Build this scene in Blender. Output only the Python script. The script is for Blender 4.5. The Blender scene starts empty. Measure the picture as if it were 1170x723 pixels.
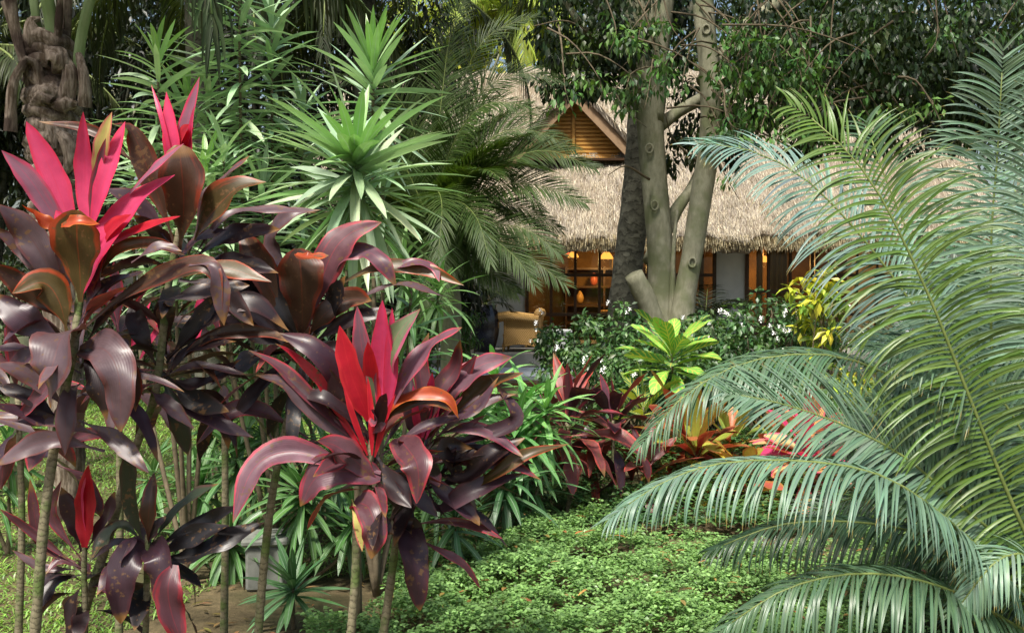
import bpy, math, random
import numpy as np
R = math.radians
rng = np.random.default_rng(7)
random.seed(7)
scene = bpy.context.scene
col = scene.collection

# ------------------------------------------------------------------ camera
F = 1150.0
CAMZ = 1.6
PITCH = math.atan(31.5 / F)
cam_d = bpy.data.cameras.new("camera")
cam_d.lens = 36.0 * F / 1170.0
cam_d.sensor_width = 36.0
cam_d.clip_end = 500
cam = bpy.data.objects.new("camera", cam_d)
cam.location = (0, 0, CAMZ)
cam.rotation_euler = (R(90) - PITCH, 0, 0)
col.objects.link(cam)
scene.camera = cam

def P(px, py, Y):
    """point of the place seen at photo pixel px,py at distance Y"""
    x = (px - 585.0) / F
    y = (361.5 - py) / F
    c, s = math.cos(PITCH), math.sin(PITCH)
    d = np.array([x, c + y * s, -s + y * c])
    return np.array([0, 0, CAMZ]) + d * (Y / d[1])

def gz(py, Y):
    return float(P(585, py, Y)[2])

def nrm(a):
    return a / np.maximum(np.linalg.norm(a, axis=-1, keepdims=True), 1e-9)

# ------------------------------------------------------------------ mesh builder
class MB:
    def __init__(s):
        s.V = []; s.UV = []; s.CA = []; s.CB = []; s.F = []; s.n = 0
    def add(s, V, faces, uv=None, ca=None, cb=None):
        V = np.asarray(V, float).reshape(-1, 3); n = len(V)
        s.V.append(V)
        s.UV.append(np.zeros((n, 3)) if uv is None else np.asarray(uv, float).reshape(-1, 3))
        ca = (0.5, 0.5, 0.5) if ca is None else ca
        cb = ca if cb is None else cb
        s.CA.append(np.broadcast_to(np.asarray(ca, float), (n, 3)) if np.ndim(ca) < 2 else np.asarray(ca))
        s.CB.append(np.broadcast_to(np.asarray(cb, float), (n, 3)) if np.ndim(cb) < 2 else np.asarray(cb))
        for k, fa in faces:
            s.F.append((k, np.asarray(fa, np.int64).reshape(-1, k) + s.n))
        s.n += n
    def grid(s, G, uv, ca, cb):
        """G: N,S,K,3 ; uv N,S,K,3 ; ca,cb N,3"""
        N, S, K, _ = G.shape
        i = np.arange(S - 1)[:, None] * K + np.arange(K - 1)[None, :]
        q = np.stack([i, i + 1, i + K + 1, i + K], -1).reshape(-1, 4)
        q = (q[None] + (np.arange(N) * S * K)[:, None, None]).reshape(-1, 4)
        ca = np.broadcast_to(np.asarray(ca, float).reshape(-1, 1, 3), (N, S * K, 3)).reshape(-1, 3)
        cb = np.broadcast_to(np.asarray(cb, float).reshape(-1, 1, 3), (N, S * K, 3)).reshape(-1, 3)
        s.add(G.reshape(-1, 3), [(4, q)], uv.reshape(-1, 3), ca, cb)
    def tube(s, pts, rad, sides=8, ca=(0.3, 0.3, 0.3), cb=None, cap=True, flat=1.0):
        pts = np.asarray(pts, float); n = len(pts)
        rad = np.broadcast_to(np.asarray(rad, float), (n,))
        T = nrm(np.gradient(pts, axis=0))
        ref = np.array([0, 0, 1.0]) if abs(T[0][2]) < 0.9 else np.array([1.0, 0, 0])
        A = nrm(np.cross(T[0], ref)); As = [A]
        for k in range(1, n):
            A = As[-1] - T[k] * np.dot(As[-1], T[k]); As.append(nrm(A))
        As = np.array(As); Bs = np.cross(T, As)
        th = np.linspace(0, 2 * math.pi, sides, endpoint=False)
        ring = pts[:, None] + rad[:, None, None] * (np.cos(th)[None, :, None] * As[:, None] + flat * np.sin(th)[None, :, None] * Bs[:, None])
        f = []
        for k in range(n - 1):
            for j in range(sides):
                a = k * sides + j; b = k * sides + (j + 1) % sides
                f.append((a, b, b + sides, a + sides))
        V = ring.reshape(-1, 3)
        L = np.concatenate([[0], np.cumsum(np.linalg.norm(np.diff(pts, axis=0), axis=1))])
        uv = np.zeros((len(V), 3)); uv[:, 0] = np.tile(th / (2 * math.pi), n); uv[:, 1] = np.repeat(L, sides)
        fl = [(4, f)]
        if cap and sides > 2:
            V = np.vstack([V, pts[0], pts[-1]]); uv = np.vstack([uv, [0, 0, 0], [0, L[-1], 0]])
            m = n * sides
            tr = [(m, (j + 1) % sides, j) for j in range(sides)] + [(m + 1, (n - 1) * sides + j, (n - 1) * sides + (j + 1) % sides) for j in range(sides)]
            fl.append((3, tr))
        s.add(V, fl, uv, ca, cb)
    def box(s, c, d, rot=0.0, ca=(0.5, 0.5, 0.5), bev=0.0):
        x, y, z = [k / 2 for k in d]
        if bev <= 0:
            V = np.array([(-x, -y, -z), (x, -y, -z), (x, y, -z), (-x, y, -z), (-x, -y, z), (x, -y, z), (x, y, z), (-x, y, z)], float)
            Fc = [(4, [(0, 3, 2, 1), (4, 5, 6, 7), (0, 1, 5, 4), (1, 2, 6, 5), (2, 3, 7, 6), (3, 0, 4, 7)])]
        else:
            b = bev; V = []; Fc4 = []
            for (X, Yy, Z) in ((-x, -y, -z), (x, -y, -z), (x, y, -z), (-x, y, -z), (-x, -y, z), (x, -y, z), (x, y, z), (-x, y, z)):
                sx, sy, sz = np.sign((X, Yy, Z))
                V += [(X - 0 * sx, Yy - b * sy, Z - b * sz), (X - b * sx, Yy, Z - b * sz), (X - b * sx, Yy - b * sy, Z)]
            V = np.array(V)
            import itertools
            def vi(i, ax): return i * 3 + ax
            Fc4 = [[vi(i, 2) for i in (0, 3, 2, 1)], [vi(i, 2) for i in (4, 5, 6, 7)], [vi(i, 1) for i in (0, 1, 5, 4)],
                   [vi(i, 0) for i in (1, 2, 6, 5)], [vi(i, 1) for i in (2, 3, 7, 6)], [vi(i, 0) for i in (3, 0, 4, 7)]]
            for (i, j, a1, a2) in ((0, 1, 1, 2), (1, 2, 0, 2), (2, 3, 1, 2), (3, 0, 0, 2), (4, 5, 1, 2), (5, 6, 0, 2), (6, 7, 1, 2), (7, 4, 0, 2),
                                   (0, 4, 0, 1), (1, 5, 0, 1), (2, 6, 0, 1), (3, 7, 0, 1)):
                Fc4.append([vi(i, a1), vi(j, a1), vi(j, a2), vi(i, a2)])
            Fc = [(4, Fc4), (3, [[vi(i, 0), vi(i, 1), vi(i, 2)] for i in range(8)])]
        co, si = math.cos(rot), math.sin(rot)
        M = np.array([[co, -si, 0], [si, co, 0], [0, 0, 1]])
        s.add(V @ M.T + np.array(c, float), Fc, None, ca)
    def build(s, name, mat, parent=None, smooth=True, origin=None):
        me = bpy.data.meshes.new(name)
        V = np.vstack(s.V)
        o0 = np.array(origin if origin is not None else (0, 0, 0), float)
        V = V - o0
        me.vertices.add(len(V)); me.vertices.foreach_set("co", V.astype(np.float32).ravel())
        loops = np.concatenate([f.ravel() for k, f in s.F]).astype(np.int32)
        sizes = np.concatenate([np.full(len(f), k) for k, f in s.F]).astype(np.int32)
        starts = np.concatenate([[0], np.cumsum(sizes)[:-1]]).astype(np.int32)
        me.loops.add(len(loops)); me.loops.foreach_set("vertex_index", loops)
        me.polygons.add(len(sizes)); me.polygons.foreach_set("loop_start", starts)
        me.polygons.foreach_set("use_smooth", np.full(len(sizes), smooth))
        for nm, arr, ty in (("leaf", s.UV, 'FLOAT_VECTOR'), ("ca", s.CA, 'FLOAT_COLOR'), ("cb", s.CB, 'FLOAT_COLOR')):
            a = np.vstack(arr).astype(np.float32)
            at = me.attributes.new(nm, ty, 'POINT')
            if ty == 'FLOAT_VECTOR': at.data.foreach_set("vector", a.ravel())
            else:
                a4 = np.ones((len(a), 4), np.float32); a4[:, :3] = a
                at.data.foreach_set("color", a4.ravel())
        me.materials.append(mat)
        me.update(calc_edges=True); me.validate()
        o = bpy.data.objects.new(name, me); col.objects.link(o)
        if parent is not None:
            o.parent = parent
            pw = PW.get(parent.name, np.zeros(3))
            o.location = tuple(o0 - pw)
            PW[o.name] = o0.copy()
        else:
            o.location = tuple(o0)
            PW[o.name] = o0.copy()
        return o
PW = {}

def tag(o, label=None, cat=None, group=None, kind=None):
    if label: o["label"] = label
    if cat: o["category"] = cat
    if group: o["group"] = group
    if kind: o["kind"] = kind
    return o

def empty(name, loc, label, cat, group=None):
    o = bpy.data.objects.new(name, None); col.objects.link(o)
    o.empty_display_size = 0.1
    o.location = tuple(float(k) for k in loc)
    PW[o.name] = np.array(loc, float)
    return tag(o, label, cat, group)

def BP(mb, name, mat, parent, smooth=True):
    """part of a thing: built in world coordinates, origin at its thing's origin"""
    return mb.build(name, mat, parent, smooth, origin=PW[parent.name])

# ------------------------------------------------------------------ leaf shapes
PROF = {
 'cordyline': ([0, .04, .14, .22, .35, .5, .65, .8, .92, 1], [.16, .13, .10, .30, .72, .98, 1, .76, .36, .02]),
 'blade': ([0, .08, .2, .35, .55, .75, .9, 1], [.25, .45, .8, .98, 1, .8, .42, .02]),
 'strap': ([0, .05, .15, .4, .7, .9, 1], [.5, .65, .85, 1, .85, .4, .03]),
 'leaflet': ([0, .04, .2, .5, .8, 1], [.45, .8, 1, .95, .6, .04]),
 'oval': ([0, .06, .2, .45, .7, .9, 1], [.08, .12, .7, 1, .86, .42, .04]),
 'spoon': ([0, .1, .3, .55, .8, .95, 1], [.08, .14, .5, .9, 1, .6, .2]),
 'straw': ([0, 1], [1, .5]),
 'drape': ([0, .08, .2, .4, .6, .8, .93, 1], [.25, .62, .9, 1, .93, .68, .32, .04]),
}
def prof(kind, t):
    a, b = PROF[kind]
    # smoothed interpolation
    return np.interp(t, a, b)

def ribbon(mb, C, Sd, Nn, W, ca, cb, K=3, fold=0.25, kind='blade', wave=0.0, seed=None, fat=None):
    """C centre lines N,S,3 ; Sd side N,S,3 ; Nn normals ; W widths N"""
    N, S, _ = C.shape
    t = np.linspace(0, 1, S)
    w = prof(kind, t)[None, :] * np.asarray(W).reshape(-1, 1) * 0.5
    a = np.linspace(-1, 1, K)
    fold = np.broadcast_to(np.asarray(fold, float), (N,)).reshape(-1, 1, 1)
    if wave > 0:
        p1 = rng.uniform(0, 6.28, (N, 1)); w = w * (1 + .045 * np.sin(t[None] * 23 + p1) + .06 * np.sin(t[None] * 9 + 2 * p1))
    off = w[:, :, None] * a[None, None, :]
    lift = np.abs(off) * fold
    if wave > 0:
        ph = rng.uniform(0, 6.28, (N, 1, 1)); fr = rng.uniform(9, 17, (N, 1, 1))
        lift = lift + wave * w[:, :, None] * (np.abs(a)[None, None, :] ** 2) * (np.sin(t[None, :, None] * fr + ph + a[None, None, :] * 1.5))
        lift = lift + wave * .6 * w[:, :, None] * np.sin(t[None, :, None] * fr * .45 + ph * 2 + a[None, None, :] * 2.2)
    G = C[:, :, None] + off[..., None] * Sd[:, :, None] + lift[..., None] * Nn[:, :, None]
    uv = np.zeros((N, S, K, 3))
    uv[..., 0] = a; uv[..., 1] = t[None, :, None]; uv[..., 2] = rng.random((N, 1, 1))
    mb.grid(G, uv, ca, cb)

def leaves(mb, base, d, L, W, ca, cb=None, S=5, K=3, droop=0.6, dpos=None, dwid=.25, fold=0.25, kind='blade', wave=0.0, roll=0.0, up=(0, 0, 1.0), face=None):
    """many leaves at once; droop = total bend (rad) towards the ground"""
    base = np.asarray(base, float).reshape(-1, 3); N = len(base)
    d = nrm(np.broadcast_to(np.asarray(d, float), (N, 3)))
    L = np.broadcast_to(np.asarray(L, float), (N,)); W = np.broadcast_to(np.asarray(W, float), (N,))
    droop = np.broadcast_to(np.asarray(droop, float), (N,)); roll = np.broadcast_to(np.asarray(roll, float), (N,))
    upv = np.asarray(up, float)
    side = np.cross(d, upv)
    bad = np.linalg.norm(side, axis=1) < 0.05
    if bad.any():
        rr = rng.normal(size=(bad.sum(), 3)); rr[:, 2] = 0
        side[bad] = np.cross(d[bad], nrm(rr))
    side = nrm(side)
    Nn = nrm(np.cross(side, d))
    C = np.zeros((N, S, 3)); Sd = np.zeros((N, S, 3)); NN = np.zeros((N, S, 3))
    T = d.copy(); p = base.copy(); C[:, 0] = p
    tm = (np.arange(S - 1) + .5) / (S - 1)
    if dpos is None: wts = np.tile(np.full(S - 1, 1.0 / (S - 1)), (N, 1))
    else:
        dp = np.broadcast_to(np.asarray(dpos, float), (N,)).reshape(-1, 1)
        wts = np.exp(-((tm[None] - dp) / dwid) ** 2) + .15; wts /= wts.sum(1, keepdims=True)
    Tn = []; Ts = [d.copy()]
    for k in range(S - 1):
        # do not bend past straight down
        ang = droop * wts[:, k]
        lim = np.arccos(np.clip(-T[:, 2], -1, 1)) 
        ang = np.where(ang > 0, np.minimum(ang, np.maximum(lim - .05, 0)), ang)
        c, s_ = np.cos(ang)[:, None], np.sin(ang)[:, None]
        D = -np.cross(side, T)
        T = nrm(T * c + D * s_)
        p = p + T * (L / (S - 1))[:, None]
        C[:, k + 1] = p; Ts.append(T.copy())
    Ts = np.stack(Ts, 1)
    if face is not None:
        fc = np.broadcast_to(np.asarray(face, float), (N, 3)); sgn = np.cross(Ts, fc[:, None])
        sd2 = nrm(sgn + 1e-6); side_ = sd2
    else: side_ = np.broadcast_to(side[:, None], Ts.shape)
    NN = np.cross(side_, Ts)
    cr, sr = np.cos(roll)[:, None, None], np.sin(roll)[:, None, None]
    Sd = side_ * cr + NN * sr
    N2 = NN * cr - side_ * sr
    ca = np.broadcast_to(np.asarray(ca, float), (N, 3)); cb = ca if cb is None else np.broadcast_to(np.asarray(cb, float), (N, 3))
    ribbon(mb, C, Sd, N2, W, ca, cb, K, fold, kind, wave)

def catmull(pts, n):
    pts = np.asarray(pts, float)
    if len(pts) == 2: return pts[0] + (pts[1] - pts[0]) * np.linspace(0, 1, n)[:, None]
    e = np.vstack([2 * pts[0] - pts[1], pts, 2 * pts[-1] - pts[-2]])
    seg = np.linalg.norm(np.diff(pts, axis=0), axis=1); cum = np.concatenate([[0], np.cumsum(seg)]); cum /= cum[-1]
    out = []
    for u in np.linspace(0, 1, n):
        k = min(np.searchsorted(cum, u, side='right') - 1, len(pts) - 2)
        t = (u - cum[k]) / max(cum[k + 1] - cum[k], 1e-9)
        a, b, c, d = e[k], e[k + 1], e[k + 2], e[k + 3]
        out.append(.5 * (2 * b + (c - a) * t + (2 * a - 5 * b + 4 * c - d) * t * t + (3 * b - a - 3 * c + d) * t ** 3))
    return np.array(out)

def vary(c, n, amt=.18, hue=.08):
    c = np.asarray(c, float)
    v = c[None] * (1 + rng.normal(0, amt, (n, 1))) * (1 + rng.normal(0, hue, (n, 3)))
    return np.clip(v, .002, .95)

def hemi_dirs(n, lo=-.3, hi=1.0, phase=0.0):
    """golden-angle directions with z from lo to hi"""
    i = np.arange(n); z = lo + (hi - lo) * (i + .5) / n
    a = i * 2.39996 + phase; r = np.sqrt(np.clip(1 - z * z, 0, 1))
    return np.stack([r * np.cos(a), r * np.sin(a), z], 1)

# ------------------------------------------------------------------ materials
def newmat(name):
    m = bpy.data.materials.new(name); m.use_nodes = True
    nt = m.node_tree; nt.nodes.clear()
    return m, nt, nt.nodes, nt.links

def nd(nodes, t, **kw):
    n = nodes.new(t)
    for k, v in kw.items():
        if hasattr(n, k): setattr(n, k, v)
        else: n.inputs[k].default_value = v
    return n

def mth(nt, op, a, b=None, c=None, clamp=False):
    n = nt.nodes.new('ShaderNodeMath'); n.operation = op; n.use_clamp = clamp
    for i, v in enumerate((a, b, c)):
        if v is None: continue
        if isinstance(v, (int, float)): n.inputs[i].default_value = v
        else: nt.links.new(v, n.inputs[i])
    return n.outputs[0]

def mixc(nt, fac, a, b, mode='MIX'):
    n = nt.nodes.new('ShaderNodeMix'); n.data_type = 'RGBA'; n.blend_type = mode
    if isinstance(fac, (int, float)): n.inputs[0].default_value = fac
    else: nt.links.new(fac, n.inputs[0])
    for i, v in ((6, a), (7, b)):
        if isinstance(v, tuple): n.inputs[i].default_value = (*v, 1)
        else: nt.links.new(v, n.inputs[i])
    return n.outputs[2]

def leafmat(name, rough=.42, trans=.25, tcol=(1.3, 1.4, .5), mid=None, midw=.10, edge=(.55, .98), ribs=14, bump=.25, coat=0.0, spot=None, spec=.5, noise=30, nscale=.35, tip=None, midk=.75, blem=None):
    m, nt, N, Lk = newmat(name)
    out = N.new('ShaderNodeOutputMaterial'); bs = N.new('ShaderNodeBsdfPrincipled')
    at = N.new('ShaderNodeAttribute'); at.attribute_name = 'leaf'
    A = N.new('ShaderNodeAttribute'); A.attribute_name = 'ca'
    B = N.new('ShaderNodeAttribute'); B.attribute_name = 'cb'
    sp = N.new('ShaderNodeSeparateXYZ'); Lk.new(at.outputs['Vector'], sp.inputs[0])
    u, v, r = sp.outputs
    au = mth(nt, 'ABSOLUTE', u)
    tc = N.new('ShaderNodeTexCoord')
    nz = nd(N, 'ShaderNodeTexNoise'); nz.inputs['Scale'].default_value = noise; nz.inputs['Detail'].default_value = 4
    Lk.new(tc.outputs['Object'], nz.inputs['Vector'])
    # streaks along the blade
    cv = N.new('ShaderNodeCombineXYZ'); Lk.new(mth(nt, 'MULTIPLY', u, 2.6), cv.inputs[0]); Lk.new(mth(nt, 'MULTIPLY', v, 2.6), cv.inputs[1]); Lk.new(mth(nt, 'MULTIPLY', r, 37.0), cv.inputs[2])
    st = nd(N, 'ShaderNodeTexNoise'); st.inputs['Scale'].default_value = 1.6; st.inputs['Detail'].default_value = 3; Lk.new(cv.outputs[0], st.inputs['Vector'])
    e = mth(nt, 'ADD', au, mth(nt, 'MULTIPLY', mth(nt, 'SUBTRACT', st.outputs['Fac'], .5), 1.3))
    e = mth(nt, 'ADD', e, mth(nt, 'MULTIPLY', mth(nt, 'POWER', v, 4.0), .35))
    mr = N.new('ShaderNodeMapRange'); mr.interpolation_type = 'SMOOTHSTEP'; Lk.new(e, mr.inputs[0])
    mr.inputs[1].default_value = edge[0]; mr.inputs[2].default_value = edge[1]
    c = mixc(nt, mr.outputs[0], A.outputs['Color'], B.outputs['Color'])
    if mid is not None:
        mk = N.new('ShaderNodeMapRange'); Lk.new(au, mk.inputs[0]); mk.inputs[1].default_value = midw; mk.inputs[2].default_value = midw * .3
        mk.interpolation_type = 'SMOOTHSTEP'
        if mid == 'cb': c = mixc(nt, mth(nt, 'MULTIPLY', mk.outputs[0], midk), c, B.outputs['Color'])
        else: c = mixc(nt, mth(nt, 'MULTIPLY', mk.outputs[0], .8), c, mid)
    if spot is not None:
        # side veins of the croton: diagonal stripes running from the midrib to the edge
        ph = mth(nt, 'ADD', mth(nt, 'MULTIPLY', v, 46.0), mth(nt, 'MULTIPLY', au, -9.0))
        ph = mth(nt, 'ADD', ph, mth(nt, 'MULTIPLY', nz.outputs['Fac'], 5.0))
        sn = mth(nt, 'SINE', ph)
        k2 = N.new('ShaderNodeMapRange'); Lk.new(sn, k2.inputs[0]); k2.inputs[1].default_value = .35; k2.inputs[2].default_value = .9
        c = mixc(nt, k2.outputs[0], c, spot)
    # tonal mottling
    hv = nd(N, 'ShaderNodeHueSaturation'); Lk.new(c, hv.inputs['Color'])
    Lk.new(mth(nt, 'ADD', 1 - nscale, mth(nt, 'MULTIPLY', nz.outputs['Fac'], 2 * nscale)), hv.inputs['Value'])
    c = hv.outputs['Color']
    # brown dead tips and flecks
    if tip is not None:
        tk = N.new('ShaderNodeMapRange'); Lk.new(mth(nt, 'ADD', v, mth(nt, 'MULTIPLY', mth(nt, 'SUBTRACT', r, .5), .14)), tk.inputs[0])
        tk.inputs[1].default_value = .93; tk.inputs[2].default_value = .985
        c = mixc(nt, tk.outputs[0], c, tip)
    if blem is not None:
        vo = N.new('ShaderNodeTexNoise'); vo.inputs['Scale'].default_value = 55; vo.inputs['Detail'].default_value = 2; Lk.new(tc.outputs['Object'], vo.inputs['Vector'])
        v2 = N.new('ShaderNodeTexNoise'); v2.inputs['Scale'].default_value = 9; v2.inputs['Detail'].default_value = 3; Lk.new(tc.outputs['Object'], v2.inputs['Vector'])
        bk = N.new('ShaderNodeMapRange'); Lk.new(mth(nt, 'ADD', vo.outputs['Fac'], mth(nt, 'MULTIPLY', v2.outputs['Fac'], .7)), bk.inputs[0]); bk.inputs[1].default_value = .98; bk.inputs[2].default_value = 1.06
        c = mixc(nt, mth(nt, 'MULTIPLY', bk.outputs[0], .8), c, blem)
    Lk.new(c, bs.inputs['Base Color'])
    rr = mth(nt, 'ADD', rough - .08, mth(nt, 'MULTIPLY', nz.outputs['Fac'], .16))
    Lk.new(rr, bs.inputs['Roughness'])
    bs.inputs['Specular IOR Level'].default_value = spec
    if coat: bs.inputs['Coat Weight'].default_value = coat; bs.inputs['Coat Roughness'].default_value = .28
    if bump:
        sn = mth(nt, 'SINE', mth(nt, 'MULTIPLY', u, float(ribs) * 3.14159))
        hgt = mth(nt, 'ADD', mth(nt, 'MULTIPLY', sn, .35), mth(nt, 'MULTIPLY', nz.outputs['Fac'], .9))
        bp = N.new('ShaderNodeBump'); bp.inputs['Strength'].default_value = bump; bp.inputs['Distance'].default_value = .004
        Lk.new(hgt, bp.inputs['Height']); Lk.new(bp.outputs[0], bs.inputs['Normal'])
    if trans > 0:
        tr = N.new('ShaderNodeBsdfTranslucent'); Lk.new(mixc(nt, 1.0, c, tcol, 'MULTIPLY'), tr.inputs['Color'])
        mx = N.new('ShaderNodeMixShader'); mx.inputs[0].default_value = trans
        Lk.new(bs.outputs[0], mx.inputs[1]); Lk.new(tr.outputs[0], mx.inputs[2]); Lk.new(mx.outputs[0], out.inputs[0])
    else: Lk.new(bs.outputs[0], out.inputs[0])
    return m

def surfmat(name, c1, c2, scale=(8, 8, 8), rough=.8, bump=.4, dist=.01, c3=None, s3=2.0, detail=6, ring=None, spec=.3, lo=.3, hi=.7, metal=0):
    """noise blended two-colour surface; c3 adds patches"""
    m, nt, N, Lk = newmat(name)
    out = N.new('ShaderNodeOutputMaterial'); bs = N.new('ShaderNodeBsdfPrincipled')
    tc = N.new('ShaderNodeTexCoord'); mp = N.new('ShaderNodeMapping'); mp.inputs['Scale'].default_value = scale
    Lk.new(tc.outputs['Object'], mp.inputs[0])
    nz = N.new('ShaderNodeTexNoise'); nz.inputs['Scale'].default_value = 1; nz.inputs['Detail'].default_value = detail; nz.inputs['Roughness'].default_value = .65
    Lk.new(mp.outputs[0], nz.inputs['Vector'])
    mr = N.new('ShaderNodeMapRange'); Lk.new(nz.outputs['Fac'], mr.inputs[0]); mr.inputs[1].default_value = lo; mr.inputs[2].default_value = hi
    c = mixc(nt, mr.outputs[0], c1, c2)
    if c3 is not None:
        n3 = N.new('ShaderNodeTexNoise'); n3.inputs['Scale'].default_value = s3; n3.inputs['Detail'].default_value = 5; Lk.new(tc.outputs['Object'], n3.inputs['Vector'])
        m3 = N.new('ShaderNodeMapRange'); Lk.new(n3.outputs['Fac'], m3.inputs[0]); m3.inputs[1].default_value = .48; m3.inputs[2].default_value = .62
        c = mixc(nt, m3.outputs[0], c, c3)
    h = nz.outputs['Fac']
    if ring:
        at = N.new('ShaderNodeAttribute'); at.attribute_name = 'leaf'; sp = N.new('ShaderNodeSeparateXYZ'); Lk.new(at.outputs['Vector'], sp.inputs[0])
        nn = mth(nt, 'MULTIPLY', mth(nt, 'SUBTRACT', nz.outputs['Fac'], .5), ring[1])
        ph = mth(nt, 'FRACT', mth(nt, 'ADD', mth(nt, 'MULTIPLY', sp.outputs[1], ring[0]), nn))
        rk = N.new('ShaderNodeMapRange'); Lk.new(ph, rk.inputs[0]); rk.inputs[1].default_value = .0; rk.inputs[2].default_value = .22; rk.inputs[3].default_value = 1; rk.inputs[4].default_value = 0
        c = mixc(nt, mth(nt, 'MULTIPLY', rk.outputs[0], .8), c, ring[2])
        h = mth(nt, 'SUBTRACT', h, mth(nt, 'MULTIPLY', rk.outputs[0], .6))
    Lk.new(c, bs.inputs['Base Color']); bs.inputs['Roughness'].default_value = rough; bs.inputs['Specular IOR Level'].default_value = spec
    bs.inputs['Metallic'].default_value = metal
    if bump:
        bp = N.new('ShaderNodeBump'); bp.inputs['Strength'].default_value = bump; bp.inputs['Distance'].default_value = dist
        Lk.new(h, bp.inputs['Height']); Lk.new(bp.outputs[0], bs.inputs['Normal'])
    Lk.new(bs.outputs[0], out.inputs[0])
    return m

def glowmat(name, c, s):
    m, nt, N, Lk = newmat(name)
    out = N.new('ShaderNodeOutputMaterial'); e = N.new('ShaderNodeEmission'); e.inputs[0].default_value = (*c, 1); e.inputs[1].default_value = s
    Lk.new(e.outputs[0], out.inputs[0]); return m

def glassmat(name):
    m, nt, N, Lk = newmat(name)
    out = N.new('ShaderNodeOutputMaterial'); t = N.new('ShaderNodeBsdfTransparent'); t.inputs[0].default_value = (.86, .88, .86, 1)
    g = N.new('ShaderNodeBsdfGlossy'); g.inputs['Roughness'].default_value = .03
    fr = N.new('ShaderNodeFresnel'); fr.inputs[0].default_value = 1.5
    mx = N.new('ShaderNodeMixShader'); Lk.new(mth(nt, 'MULTIPLY', fr.outputs[0], 1.0), mx.inputs[0]); Lk.new(t.outputs[0], mx.inputs[1]); Lk.new(g.outputs[0], mx.inputs[2])
    Lk.new(mx.outputs[0], out.inputs[0]); return m

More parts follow.
